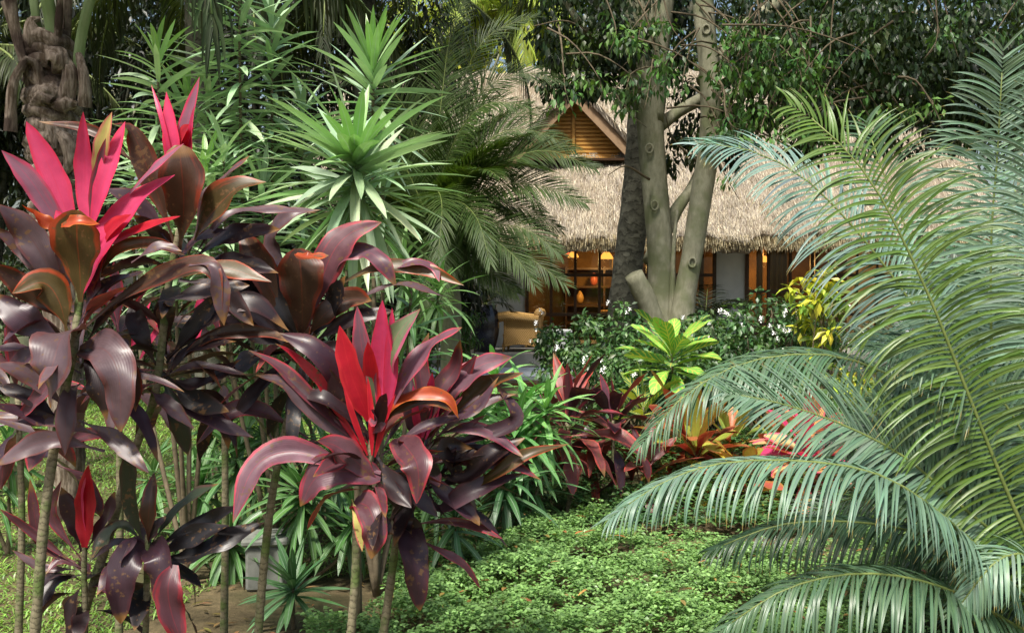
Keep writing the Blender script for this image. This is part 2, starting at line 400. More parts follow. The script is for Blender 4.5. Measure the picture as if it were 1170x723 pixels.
M = {
 'cord': leafmat('cordyline_leaf', rough=.42, trans=.13, tcol=(1.6, .9, .6), mid='cb', midw=.045, edge=(.72, 1.2), ribs=15, bump=.07, coat=.06, noise=26, nscale=.42, midk=.35, tip=(.20, .10, .03), blem=(.14, .075, .03)),
 'young': leafmat('young_cordyline_leaf', rough=.42, trans=.30, tcol=(1.3, .6, .7), mid='cb', midw=.05, edge=(.5, 1.2), ribs=13, bump=.10, noise=20, nscale=.3, midk=.35),
 'narrow': leafmat('narrow_green_leaf', rough=.38, trans=.16, tcol=(1.1, 1.3, .8), mid=(.38, .5, .36), midw=.12, ribs=5, bump=.2, coat=.15, noise=14, nscale=.25),
 'dull': leafmat('dull_green_leaf', rough=.5, trans=.22, mid=(.16, .24, .10), midw=.1, ribs=5, bump=.15, noise=9, nscale=.35),
 'small': leafmat('small_shrub_leaf', rough=.4, trans=.22, ribs=2, bump=.0, noise=6, nscale=.45),
 'palm': leafmat('palm_leaflet', rough=.34, trans=.16, tcol=(1.1, 1.4, .45), mid=(.22, .32, .15), midw=.12, ribs=3, bump=.2, coat=.12, noise=5, nscale=.3, tip=(.28, .22, .06)),
 'dpalm': leafmat('dark_palm_leaflet', rough=.5, spec=.3, trans=.25, ribs=2, bump=0, noise=2, nscale=.35),
 'croton': leafmat('croton_leaf', rough=.36, trans=.2, mid=(.62, .55, .12), midw=.14, edge=(.8, 1.3), ribs=3, bump=.2, coat=.2, spot=(.50, .48, .10), noise=12),
 'rachis': surfmat('palm_rachis', (.12, .17, .045), (.22, .26, .08), (30, 30, 30), .45, .1),
 'cane': surfmat('cordyline_cane', (.30, .26, .17), (.14, .13, .07), (40, 40, 40), .75, .6, .003, c3=(.12, .17, .05), s3=14, ring=(48, 3.0, (.05, .04, .025))),
 'bark': surfmat('ficus_bark', (.22, .215, .14), (.36, .35, .25), (16, 16, 6), .9, .7, .015, c3=(.19, .205, .11), s3=3.0, lo=.35, hi=.65, detail=9),
 'dbark': surfmat('dark_palm_bark', (.04, .04, .03), (.17, .17, .13), (7, 7, 9), .9, .7, .03, ring=(6, 3.5, (.03, .03, .02))),
 'husk': surfmat('palm_boot', (.10, .07, .045), (.38, .31, .25), (34, 34, 5), .9, 1.0, .02, c3=(.06, .04, .03), s3=5, lo=.38, hi=.62),
 'green_petiole': surfmat('green_petiole', (.16, .25, .09), (.26, .34, .17), (12, 12, 3), .5, .15),
 'twig': surfmat('twig', (.09, .07, .045), (.2, .16, .1), (20, 20, 20), .85, .3),
 'soil': surfmat('soil', (.07, .055, .028), (.19, .145, .075), (14, 14, 14), .95, .9, .03, c3=(.075, .075, .03), s3=1.1, detail=10),
 'thatch': surfmat('thatch', (.13, .10, .07), (.46, .40, .33), (34, 5, 5), .95, 1.0, .05, c3=(.30, .24, .17), s3=.8, lo=.34, hi=.62, detail=8),
 'straw': leafmat('straw', rough=.8, trans=.1, ribs=1, bump=0, noise=3, nscale=.35, spec=.2),
 'wood': surfmat('varnished_wood', (.50, .25, .05), (.66, .36, .09), (3, 30, 30), .5, .15),
 'dwood': surfmat('dark_wood', (.035, .018, .008), (.07, .035, .015), (3, 3, 30), .45, .15),
 'wall': surfmat('pale_plaster', (.50, .54, .55), (.62, .65, .65), (3, 3, 3), .9, .1),
 'paving': surfmat('paving', (.36, .42, .46), (.50, .55, .58), (5, 5, 5), .8, .15),
 'slab': surfmat('patio_slab', (.24, .23, .20), (.36, .35, .31), (6, 6, 6), .8, .2),
 'stone': surfmat('pale_stone', (.13, .135, .12), (.26, .27, .24), (12, 12, 12), .85, .3),
 'pot': surfmat('glazed_pot', (.008, .008, .012), (.02, .02, .03), (9, 9, 9), .2, .05, spec=.6),
 'glass': glassmat('window_glass'),
 'lamp': glowmat('lamp_glow', (1, .38, .06), 1.3), 'redlamp': glowmat('red_lamp_glow', (1, .10, .03), 2),
 'curtain': surfmat('curtain_cloth', (.42, .26, .09), (.60, .38, .14), (28, 2, .5), .9, .5, .02),
 'white': surfmat('white_petals', (.78, .78, .74), (.85, .85, .82), (9, 9, 9), .6, 0),
 'room': surfmat('room_wall', (.07, .036, .012), (.18, .10, .030), (2, 2, 2), .8, .1),
 'cushion': surfmat('cushion', (.45, .30, .12), (.55, .38, .18), (20, 20, 20), .9, .2),
}
def wickermat():
    m, nt, N, Lk = newmat('wicker')
    out = N.new('ShaderNodeOutputMaterial'); bs = N.new('ShaderNodeBsdfPrincipled')
    tc = N.new('ShaderNodeTexCoord'); sp = N.new('ShaderNodeSeparateXYZ'); Lk.new(tc.outputs['Object'], sp.inputs[0])
    a = mth(nt, 'SINE', mth(nt, 'MULTIPLY', mth(nt, 'ADD', sp.outputs[0], sp.outputs[1]), 170.0)); b = mth(nt, 'SINE', mth(nt, 'MULTIPLY', sp.outputs[2], 190.0))
    h = mth(nt, 'MULTIPLY', a, b)
    k = N.new('ShaderNodeMapRange'); Lk.new(h, k.inputs[0]); k.inputs[1].default_value = -1; k.inputs[2].default_value = 1
    Lk.new(mixc(nt, k.outputs[0], (.32, .17, .04), (.62, .38, .12)), bs.inputs['Base Color']); bs.inputs['Roughness'].default_value = .5
    bp = N.new('ShaderNodeBump'); bp.inputs['Distance'].default_value = .006; Lk.new(h, bp.inputs['Height']); Lk.new(bp.outputs[0], bs.inputs['Normal'])
    Lk.new(bs.outputs[0], out.inputs[0]); return m
M['wicker'] = wickermat()

# ------------------------------------------------------------------ light
SUN_EL, SUN_AZ = 60.0, 205.0      # azimuth measured clockwise from +Y (north)
w = bpy.data.worlds.new("World"); scene.world = w; w.use_nodes = True
wn = w.node_tree.nodes; wl = w.node_tree.links
sky = wn.new('ShaderNodeTexSky'); sky.sky_type = 'NISHITA'; sky.sun_disc = False
sky.sun_elevation = R(SUN_EL); sky.sun_rotation = R(SUN_AZ); sky.air_density = 1.2; sky.dust_density = 4.0; sky.ozone_density = .6
bg = wn['Background']; bg.inputs[1].default_value = 0.08; wl.new(sky.outputs[0], bg.inputs[0])
sl = bpy.data.lights.new("sun", 'SUN'); sl.energy = 3.3; sl.angle = R(9); sl.color = (1, .95, .86)
so = bpy.data.objects.new("sun", sl); col.objects.link(so)
az = R(SUN_AZ); el = R(SUN_EL)
from mathutils import Vector
sd = Vector((math.sin(az) * math.cos(el), math.cos(az) * math.cos(el), math.sin(el)))
so.rotation_euler = sd.to_track_quat('Z', 'Y').to_euler(); so.location = (0, 0, 20)
scene.view_settings.view_transform = 'Standard'; scene.view_settings.look = 'None'
scene.view_settings.exposure = 0.95; scene.view_settings.gamma = 1.0
scene.cycles.max_bounces = 8; scene.cycles.diffuse_bounces = 3; scene.cycles.transmission_bounces = 6
scene.cycles.transparent_max_bounces = 8; scene.cycles.caustics_reflective = False; scene.cycles.caustics_refractive = False
scene.cycles.sample_clamp_indirect = 6
# ------------------------------------------------------------------ ground
def sheet(name, x0, x1, y0, y1, z, mat, nx=2, ny=2, amp=0, kind='structure'):
    mb = MB(); X, Y = np.meshgrid(np.linspace(x0, x1, nx), np.linspace(y0, y1, ny))
    Z = np.full_like(X, z) + (rng.normal(0, amp, X.shape) if amp else 0)
    G = np.stack([X, Y, Z], -1)[None]
    mb.grid(G, np.zeros_like(G), (.3, .3, .3), (.3, .3, .3))
    return tag(mb.build(name, mat), kind=kind)
sheet('ground', -150, 150, -40, 260, 0.0, M['soil'])
EY = 20.5; EZ = 2.72                      # eave line
WY = 22.0                                # front wall
HX0, HX1 = -3.6, float(P(1040, 300, WY)[0])
FZ = gz(403, 20.0)                       # patio floor height
def flat(name, x0, x1, y0, y1, z0, z1, mat):
    mb = MB(); mb.box(((x0 + x1) / 2, (y0 + y1) / 2, (z0 + z1) / 2), (x1 - x0, y1 - y0, z1 - z0)); return tag(mb.build(name, mat, smooth=False), kind='structure')
flat('path', -2.2, 2.6, 17.6, 19.6, 0.004, 0.07, M['paving'])

# ------------------------------------------------------------------ house
house = empty('thatched_house', (1.0, WY, 0), 'long low house under a shaggy thatched roof with a small timber gable', 'house')
def hbox(name, boxes, mat, parent=house, bev=0.0, smooth=False):
    mb = MB()
    for b in boxes: mb.box(*b, bev=bev) if len(b) == 2 else mb.box(b[0], b[1], b[2], bev=bev)
    return BP(mb, name, mat, parent, smooth)
def seg(x0, x1, y0, y1, z0, z1): return (((x0 + x1) / 2, (y0 + y1) / 2, (z0 + z1) / 2), (x1 - x0, y1 - y0, z1 - z0))
def X(px, Y=WY): return float((px - 585) / F * P(585, 361, Y)[1])
hbox('patio_slab', [seg(HX0, HX1 + .3, 19.6, 28, 0.0, FZ)], M['slab'])
top = 3.6
# front wall pieces either side of the openings
wd0, wd1 = X(600), X(742); w20, w21 = X(851), X(1026)
hbox('wall', [seg(HX0, wd0, WY, WY + .18, FZ, top), seg(wd1, X(760), WY, WY + .18, FZ, top), seg(X(818), w20, WY, WY + .18, FZ, top), seg(w21, HX1, WY, WY + .18, FZ, top),
              seg(wd0, wd1, WY, WY + .18, 2.62, top), seg(w20, w21, WY, WY + .18, 2.62, top), seg(X(760), X(818), WY, WY + .18, 2.62, top), seg(HX1 - .18, HX1, WY + .18, 28, FZ, top), seg(HX0, HX0 + .18, WY + .18, 28, FZ, top)], M['wall'])
hbox('wall_column', [seg(X(1026, 20.8), X(1041, 20.8), 20.75, 21.0, FZ, 2.7)], M['wall'])
hbox('room', [seg(wd0 - .4, w21 + .3, 25.6, 25.75, FZ, top), seg(X(800), X(806), WY + .2, 25.6, FZ, top), seg(wd0 - .4, w21 + .3, WY + .18, 25.6, 2.95, 3.0)], M['room'])
def window(name, x0, x1, z0, z1, nx, nz_, y=WY - .02, th=.07):
    mb = MB(); 
    for k in range(nx + 1):
        x = x0 + (x1 - x0) * k / nx; tw = th if k in (0, nx) else th * .8
        mb.box((x, y, (z0 + z1) / 2), (tw, .08, z1 - z0))
    zs = [z0 + (z1 - z0) * k for k in ((0, .3, .68, 1) if nz_ == 3 else (0, .4, 1))]
    for z in zs: mb.box((( x0 + x1) / 2, y + .004, z), (x1 - x0, .07, th))
    f = BP(mb, name, M['dwood'], house, False)
    g = MB(); g.box(((x0 + x1) / 2, y + .012, (z0 + z1) / 2), (x1 - x0 - .02, .008, z1 - z0 - .02)); BP(g, 'pane', M['glass'], f, False)
    return f
window('sliding_door', wd0 + .04, wd1 - .04, FZ + .04, 2.62, 5, 3)
window('window', w20 + .04, w20 + 1.45, FZ + .5, 2.62, 3, 2)
window('sliding_door', w20 + 1.55, w21 - .04, FZ + .04, 2.62, 4, 3)
window('sliding_door', X(760) + .04, X(818) - .04, FZ + .04, 2.62, 2, 3)
hbox('window_apron', [seg(w20 + .05, w20 + 1.5, WY - .02, WY + .1, FZ, FZ + .46)], M['dwood'])
# curtains hanging inside the window
mb = MB()
for (a, b) in ((X(880), X(904)), (X(868), X(876))):
    n = 40; xs = np.linspace(a, b, n); ys = WY + .32 + .05 * np.sin(np.linspace(0, 9 * (b - a) * 6, n)); zs = np.linspace(2.6, FZ + .3, 6)
    G = np.zeros((1, 6, n, 3)); G[..., 0] = xs; G[..., 1] = ys; G[..., 2] = zs[None, :, None]
    mb.grid(G, np.zeros_like(G), (.5,) * 3, (.5,) * 3)
BP(mb, 'curtain', M['curtain'], house)

# roof : one thick sheet, rising from the eave to the ridge and down the far side, with strands lying on it
SL = math.radians(45)
RY = 24.7; RZ = EZ + (RY - EY)
def slope_noise(x, y): return .06 * np.sin(x * 2.1 + y) + .05 * np.sin(x * 5.3 - y * 3.1) + .03 * np.sin(x * 11.7 + y * 7)
mb = MB(); nx, ny = 110, 50
xs = np.linspace(HX0 - .8, HX1 + 1.5, nx)
ys = np.linspace(EY, RY, ny)
Xg, Yg = np.meshgrid(xs, ys)
hipR = HX1 + 1.5
Zg = EZ + (Yg - EY) + slope_noise(Xg, Yg)
Zg[0] -= .05
mb.grid(np.stack([Xg, Yg, Zg], -1)[None], np.zeros((1, ny, nx, 3)), (.4,) * 3, (.4,) * 3)
# eave face and underside
edge = np.stack([Xg[0], Yg[0], Zg[0]], -1)
lowe = edge + np.array([0, .10, -.26]); lowe[:, 2] += .02 * np.sin(np.arange(nx) * 1.7)
und = np.stack([Xg[0], np.full(nx, WY + .3), np.full(nx, EZ + 1.1)], -1)
G = np.stack([edge, lowe, und], 0)[None]
mb.grid(G, np.zeros((1, 3, nx, 3)), (.3,) * 3, (.3,) * 3)
# far side
back = np.stack([Xg[-1], np.full(nx, RY + 5), np.full(nx, EZ + .8)], -1)
mb.grid(np.stack([np.stack([Xg[-1], Yg[-1], Zg[-1]], -1), back], 0)[None], np.zeros((1, 2, nx, 3)), (.3,) * 3, (.3,) * 3)
# gable ends
for sx, ix in ((HX0 - .8, 0), (hipR, -1)):
    e = np.stack([Xg[:, ix], Yg[:, ix], Zg[:, ix]], -1); b = e.copy(); b[:, 2] = EZ - .2
    mb.grid(np.stack([e, b], 0)[None], np.zeros((1, 2, ny, 3)), (.3,) * 3, (.3,) * 3)
roof = BP(mb, 'roof', M['thatch'], house)
# gablet (small timber gable standing in the roof slope)
GY = 22.3; gl = P(655, 108, GY); gx = gl[0]; gt = gl[2]; gb = gz(183, GY); hw = (X(722, GY) - gx) * 1.06
mb = MB()
# thatch over the gablet
def gpt(u, y, off): # u in -1..1
    return np.array([gx + u * (hw + .45), y, gt + off + .12 - abs(u) * (hw + .45) * (gt - gb) / hw])
us = np.linspace(-1, 1, 21); yy = np.linspace(GY - .5, GY + 2.4, 12)
for off in (0.10, -.06):
    G = np.array([[gpt(u, y, off) + np.array([0, 0, rng.normal(0, .015)]) for u in us] for y in yy])[None]
    mb.grid(G, np.zeros_like(G), (.4,) * 3, (.4,) * 3)
fr = np.array([[gpt(u, GY - .5, .10) for u in us], [gpt(u, GY - .45, -.06) for u in us]])[None]
mb.grid(fr, np.zeros_like(fr), (.4,) * 3, (.4,) * 3)
BP(mb, 'gablet_roof', M['thatch'], roof)
# straw lying over roof + hanging from the eave
def straws(name, n, parent, fn, L=(.25, .5), W=(.012, .03), cols=((.44, .38, .28), (.60, .53, .41), (.24, .19, .125), (.34, .30, .24))):
    mb = MB(); base, d = fn(n)
    c = np.array(cols)[rng.integers(0, len(cols), n)] * (1 + rng.normal(0, .15, (n, 1)))
    leaves(mb, base, d, rng.uniform(*L, n), rng.uniform(*W, n), np.clip(c, .03, .9), S=3, K=2, droop=rng.uniform(0, .5, n), kind='straw', roll=rng.uniform(-.6, .6, n))
    return BP(mb, name, M['straw'], parent)
def f_slope(n):
    x = rng.uniform(HX0 - .6, hipR, n); y = EY + (RY - EY) * rng.random(n) ** 1.25
    z = EZ + (y - EY) + slope_noise(x, y) + rng.uniform(.0, .05, n)
    d = np.stack([rng.normal(0, .22, n), -np.ones(n), -np.ones(n) + rng.uniform(.0, .34, n)], 1)
    return np.stack([x, y, z], 1), d
straws('thatch_strands', 62000, roof, f_slope, L=(.07, .2), W=(.006, .014))
def f_eave(n):
    x = rng.uniform(HX0, hipR, n); q = rng.random(n)
    b = np.stack([x, EY + .02 + .08 * q, EZ - .02 - .2 * q], 1)
    return b, np.stack([rng.normal(0, .12, n), -.25 - .5 * rng.random(n), -np.ones(n)], 1)
straws('eave_fringe', 9000, roof, f_eave, L=(.06, .2), W=(.008, .02), cols=((.46, .38, .22), (.60, .52, .34), (.2, .15, .08)))
def f_gab(n):
    u = rng.uniform(-1, 1, n); y = rng.uniform(GY - .5, GY + 2, n)
    b = np.array([gpt(a, c, .11) for a, c in zip(u, y)])
    return b, np.stack([np.sign(u) * .8 + rng.normal(0, .15, n), -.4 - rng.random(n) * .4, -np.ones(n) * .9], 1)
straws('gablet_strands', 3000, roof, f_gab, L=(.15, .35))
# gable panel : boards, louvres, frame
gp = MB()
V = [(gx - hw, GY, gb), (gx + hw, GY, gb), (gx, GY, gt), (gx - hw, GY + .1, gb), (gx + hw, GY + .1, gb), (gx, GY + .1, gt)]
gp.add(V, [(3, [(0, 1, 2), (5, 4, 3)]), (4, [(0, 3, 4, 1), (1, 4, 5, 2), (2, 5, 3, 0)])])
gpo = BP(gp, 'gable_panel', M['wood'], house, False)
sl_ = MB(); nL = 13
for k in range(nL):
    z = gb + .10 + (gt - gb - .3) * k / nL; hwk = hw * (1 - (z - gb) / (gt - gb)) - .16
    if hwk > .08:
        for s_ in (-1, 1): sl_.box((gx + s_ * (hwk / 2 + .03), GY - .02, z), (hwk - .06, .035, .055))
BP(sl_, 'louvres', M['wood'], gpo, False)
fm = MB()
fm.box((gx, GY - .05, gb + .03), (2 * hw, .09, .07)); fm.box((gx, GY - .045, (gb + gt) / 2 - .15), (.06, .07, gt - gb - .5))
BP(fm, 'frame', M['wood'], gpo, False)
def board(s_, w_, t_, y, off, mat, name, par):
    mb = MB(); A = np.array([gx, y, gt + off]); B = np.array([gx + s_ * (hw + .32), y, gt + off - (hw + .32) * (gt - gb) / hw])
    d = nrm(B - A); n = np.array([-d[2], 0, d[0]]) * (1 if s_ > 0 else -1); n = n if n[2] < 0 else -n
    V = [A, B, B + n * w_, A + n * w_]; V = [v + np.array([0, q, 0]) for q in (0, t_) for v in V]
    mb.add(V, [(4, [(0, 1, 2, 3), (7, 6, 5, 4), (0, 4, 5, 1), (1, 5, 6, 2), (2, 6, 7, 3), (3, 7, 4, 0)])])
    return BP(mb, name, mat, par, False)
gm = surfmat('weathered_board', (.24, .15, .085), (.36, .24, .14), (5, 20, 5), .7, .2)
for s_ in (-1, 1): board(s_, .20, .05, GY - .42, .05, gm, 'bargeboard', house)
fl = MB(); fl.box((gx, GY - .2, gb - .03), (2 * hw + .3, .4, .05)); BP(fl, 'sill', M['dwood'], gpo, False)

# lamps that are lit inside, furniture seen through the glass
def lamp(name, p, label, mat, s, en, colr):
    e = empty(name, p, label, 'lamp')
    mb = MB(); t = np.linspace(0, 1, 6)
    mb.tube([(p[0], p[1], p[2] + s * (.5 - k)) for k in t], [s * .45, s * .6, s * .75, s * .88, s * .96, s], 14, cap=False); BP(mb, 'lamp_shade', mat, e)
    mb = MB(); mb.tube([(p[0], p[1], p[2] + s * .5), (p[0], p[1], 2.94)], .012, 6); BP(mb, 'cord', M['dwood'], e)
    l = bpy.data.lights.new('bulb', 'POINT'); l.energy = en; l.color = colr; l.shadow_soft_size = .12
    o = bpy.data.objects.new('bulb', l); o.parent = e; o.location = (0, 0, -s * .6); col.objects.link(o)
lamp('pendant_lamp', P(693, 292, 24.2), 'amber pendant lamp glowing in the room behind the wide glass door', M['lamp'], .16, 75, (1, .55, .18))
lamp('pendant_lamp', P(655, 291, 23.6), 'flat yellow lamp shade hanging near the left edge of the lit glass door', M['lamp'], .13, 25, (1, .6, .2))
lamp('pendant_lamp', P(646, 288, 24.4), 'small red lamp shade glowing beside the flat yellow one indoors', M['redlamp'], .11, 2, (1, .2, .06))
lamp('pendant_lamp', P(872, 296, 24.6), 'orange lamp glowing behind the curtained window', M['lamp'], .15, 70, (1, .5, .15))
shelf = empty('shelf_cabinet', P(690, 330, 25.2), 'dark wooden shelf cabinet against the back wall of the lit room', 'cabinet')
mb = MB(); sx = PW[shelf.name][0]
for z in (FZ + .05, .75, 1.2, 1.65, 2.1): mb.box((sx, 25.3, z), (1.9, .4, .05))
for dx in (-.95, 0, .95): mb.box((sx + dx, 25.3, 1.2), (.05, .42, 1.9))
BP(mb, 'shelf', M['dwood'], shelf, False)
sx0 = sx
for i, (dx, z, c, lb) in enumerate(((-.6, 1.23, (.5, .3, .1), 'straw coloured'), (-.25, 1.68, (.4, .1, .05), 'rust red'), (.3, 1.23, (.6, .5, .3), 'cream'), (.65, 1.68, (.3, .3, .1), 'olive green'))):
    mb = MB(); t = np.linspace(0, 1, 8)
    mb.tube([(sx0 + dx, 25.2, z + .32 * k) for k in t], .09 * (np.sin(t * 2.6 + .5) * .9 + .2), 14)
    o = mb.build('vase', surfmat('vase_' + str(i), c, tuple(k * .7 for k in c), rough=.4), origin=(sx0 + dx, 25.2, z)); tag(o, lb + ' vase on the dark shelf cabinet in the lit room', 'vase', 'vases on the indoor shelf')
tb = empty('dining_table', (X(715, 24), 23.6, FZ), 'dark dining table standing behind the glass door', 'table')
mb = MB(); mb.box((X(715, 24), 23.6, FZ + .74), (1.3, .8, .05)); BP(mb, 'table_top', M['wood'], tb, False)
for a in (-1, 1):
    for b in (-1, 1):
        mb = MB(); mb.box((X(715, 24) + a * .58, 23.6 + b * .33, FZ + .36), (.06, .06, .72)); BP(mb, 'leg', M['dwood'], tb, False)
pic = empty('picture', (X(715, 25), 25.57, 2.2), 'small framed picture hung on the amber room wall', 'picture')
mb = MB(); mb.box((X(715, 25), 25.57, 2.2), (.7, .04, .5)); BP(mb, 'frame', M['dwood'], pic, False)
mb = MB(); mb.box((X(715, 25), 25.545, 2.2), (.58, .02, .38)); BP(mb, 'canvas', M['cushion'], pic, False)

# ------------------------------------------------------------------ wicker armchair on the patio
cc = P(596, 402, 20.6); cx, cy = cc[0], cc[1]
ch = empty('wicker_armchair', (cx, cy, FZ), 'honey coloured wicker armchair with rolled arms, standing side on upon the patio', 'armchair')
rot = R(78)
def cp(x, y, z):
    return np.array([cx + x * math.cos(rot) - y * math.sin(rot), cy + x * math.sin(rot) + y * math.cos(rot), FZ + z])
def panel(p0, p1, name, h0=.10, h1=.66, bulge=(0, 0)):
    """woven side panel from p0 to p1 (plan), scalloped along the bottom and flared at the skirt"""
    n = 26; mb = MB(); u = np.linspace(0, 1, n); G = np.zeros((1, 10, n, 3))
    for j, v in enumerate(np.linspace(0, 1, 10)):
        fl_ = .05 * (1 - v) ** 2 + .03 * v ** 3
        for i in range(n):
            x = p0[0] + (p1[0] - p0[0]) * u[i] + bulge[0] * fl_; y = p0[1] + (p1[1] - p0[1]) * u[i] + bulge[1] * fl_
            zb = h0 + .06 * math.sin(math.pi * u[i]) ** .7
            G[0, j, i] = cp(x, y, zb + (h1 - zb) * v)
    mb.grid(G, np.zeros_like(G), (.4,) * 3, (.4,) * 3)
    G2 = G.copy(); G2[..., 0] -= bulge[0] * .03 + 0; G2[..., 1] -= bulge[1] * .03
    mb.grid(G2, np.zeros_like(G2), (.4,) * 3, (.4,) * 3)
    for i in (0, n - 1): mb.tube(G[0, :, i], .022, 8)
    mb.tube(G[0, 0], .014, 6)
    return BP(mb, name, M['wicker'], ch)
rot = R(-8)
panel((-.30, -.33), (.34, -.33), 'side_panel', bulge=(0, -1)); panel((-.30, .33), (.34, .33), 'side_panel', bulge=(0, 1))
panel((.36, -.31), (.36, .31), 'backrest', h1=.74, bulge=(1, 0)); panel((-.30, -.30), (-.30, .30), 'front_apron', h1=.36, bulge=(-1, 0))
for sy in (-1, 1):
    mb = MB(); t = np.linspace(0, 1, 22)
    mb.tube([cp(-.46 + .86 * k, sy * (.35 + .02 * math.sin(3 * k)), .70 + .035 * math.cos(k * 3.1) - .05 * (1 - k) ** 6) for k in t], .085 * (1 + .22 * (1 - t) ** 3 - .12 * t), 16); BP(mb, 'arm_roll', M['wicker'], ch)
mb = MB(); mb.tube([cp(.38, y, .77 + .03 * math.cos(y * 4)) for y in np.linspace(-.36, .36, 14)], .085, 14); BP(mb, 'back_roll', M['wicker'], ch)
mb = MB(); mb.box(cp(.02, 0, .40), (.60, .58, .12), rot, bev=.03); BP(mb, 'seat_cushion', M['cushion'], ch)
for a in (-1, 1):
    for b in (-1, 1):
        mb = MB(); mb.tube([cp(.02 + a * .33, b * .33, .13), cp(.02 + a * .35, b * .34, 0.0)], [.032, .022], 8); BP(mb, 'leg', M['wicker'], ch)
# a small white crate-like side bench beside it
sb = empty('side_table', (X(636, 20.9), 20.9, FZ), 'low white side table right of the wicker armchair', 'side table')
sxx = X(636, 20.9)
mb = MB(); mb.box((sxx, 20.9, FZ + .40), (.62, .5, .05), bev=.01); BP(mb, 'table_top', M['wall'], sb, False)
mb = MB(); mb.box((sxx, 20.9, FZ + .19), (.52, .4, .37)); BP(mb, 'base', M['wall'], sb, False)

# ------------------------------------------------------------------ pots with palms on the patio
def pot(px, py, Y, r, h, label, plabel, n, L, mat=M['pot'], dirs=None):
    p = P(px, py, Y); p[2] = FZ
    t = np.linspace(0, 1, 14); rr = r * (.62 + .42 * np.sin(t * 2.5 + .15)); rr[-1] = r * .86; rr[-2] = r * .80
    mb = MB(); mb.tube([(p[0], p[1], FZ + h * k) for k in t], rr, 24)
    o = mb.build('glazed_pot', mat, origin=p); tag(o, label, 'plant pot')
    e = empty('potted_palm', (p[0], p[1], FZ + h), plabel, 'potted plant')
    ml = MB(); ms = MB()
    for k in range(n):
        a = k * 2.4 + .4; elv = rng.uniform(.5, 1.3); fr_ = arch((p[0], p[1], FZ + h * .97), a, elv, L * rng.uniform(.7, 1.05), rng.uniform(1.0, 1.9), 12)
        frond(ms, ml, fr_, (0, 0, 1), 34, L * .34, .022, 1.0, .7, .3, (.020, .032, .014))
    BP(ml, 'leaflets', M['dpalm'], e); BP(ms, 'stem', M['rachis'], e)

# ------------------------------------------------------------------ palm fronds
def arch(base, azi, elev, L, bend, n=14):
    p = np.array(base, float); pts = [p.copy()]
    for k in range(n - 1):
        e = elev - bend * ((k + .5) / (n - 1)) ** 1.2
        p = p + np.array([math.cos(azi) * math.cos(e), math.sin(azi) * math.cos(e), math.sin(e)]) * L / (n - 1)
        pts.append(p.copy())
    return np.array(pts)

def frond(ms, ml, pts, Nref, n, Lmax, W, ang=1.0, droop=.8, vee=.35, c=(.1, .15, .08), c2=None, start=.1, r0=.012, S=5, K=3, sides=(-1, 1), prof_l=None, jit=.07, kind='leaflet', vj=0.0, tipr=.25, c_r=None):
    """pinnate leaf along pts. ang: angle between leaflet and rachis, vee: lift above the plane"""
    pts = catmull(pts, 60)
    T = nrm(np.gradient(pts, axis=0)); Nr = np.asarray(Nref, float)
    if Nr.ndim == 1: Nr = np.broadcast_to(Nr, pts.shape)
    sd_ = nrm(np.cross(T, Nr)); N_ = np.cross(sd_, T)
    u = np.linspace(start, 1, n) ; idx = u * 59; i0 = np.clip(idx.astype(int), 0, 58); f = (idx - i0)[:, None]
    lerp = lambda A_: A_[i0] * (1 - f) + A_[i0 + 1] * f
    b, t_, s_, n_ = lerp(pts), lerp(T), lerp(sd_), lerp(N_)
    if prof_l is None: prof_l = ([0, .12, .35, .6, .85, 1], [.45, .8, 1, .95, .6, .35])
    w_ = (u - start) / (1 - start); Lp = np.interp(w_, *prof_l) * Lmax
    for s in sides:
        a = ang * (1 - .45 * w_ ** 2) + rng.normal(0, jit, n)
        ve = vee + rng.uniform(-1, 1, n) * vj
        d = t_ * np.cos(a)[:, None] + s * s_ * (np.sin(a) * np.cos(ve))[:, None] + n_ * (np.sin(a) * np.sin(ve))[:, None]
        d += rng.normal(0, jit * .5, d.shape)
        keep = rng.random(n) > .02
        leaves(ml, b[keep], d[keep], (Lp * rng.uniform(.93, 1.05, n))[keep], W * np.interp(w_, [0, .3, 1], [.8, 1, .7])[keep], vary(c, keep.sum(), .12, .06), None if c2 is None else vary(c2, keep.sum(), .1, .05), S=S, K=K,
               droop=(droop * rng.uniform(.8, 1.25, n) * np.interp(w_, [0, .8, 1], [1, 1, .5]))[keep], fold=.3, kind=kind, roll=rng.normal(0, .18, keep.sum()), face=(n_ * .85 + np.array([0, 0, .25]))[keep])
    ms.tube(pts[::3], np.linspace(r0, r0 * .25, 20), 6)

pot(553, 402, 20.3, .30, .95, 'tall glossy black pot on the patio left of the wicker armchair', 'dark leafy palm growing in the glossy black pot by the armchair', 9, 1.0)
pot(806, 395, 20.4, .22, .55, 'short dark pot against the patio wall, right of the forked tree', 'dark drooping palm silhouetted against the white wall right of the forked tree', 12, 1.5)
# ------------------------------------------------------------------ helpers for crowns
def px2(px, py, Y): return P(px, py, Y)
def blob_pts(n, c, r, shell=.5):
    d = nrm(rng.normal(size=(n, 3))); q = rng.random(n) ** shell
    return np.asarray(c) + d * q[:, None] * np.asarray(r)
def leaf_clumps(mb, centers, radii, per, L, W, cols, droop=.5, hang=.4, S=3, K=3, kind='oval', fold=.2, darkvar=.25):
    for c, r in zip(centers, radii):
        k = max(3, int(per * rng.uniform(.7, 1.3)))
        b = blob_pts(k, c, r, .6)
        d = nrm(b - np.asarray(c)) + rng.normal(0, .5, (k, 3)); d[:, 2] -= hang
        cc = cols[rng.integers(0, len(cols))]
        leaves(mb, b, d, rng.uniform(.7, 1.15, k) * L, rng.uniform(.8, 1.1, k) * W, vary(cc, k, darkvar, .08), S=S, K=K, droop=droop, kind=kind, fold=fold, roll=rng.normal(0, .5, k))

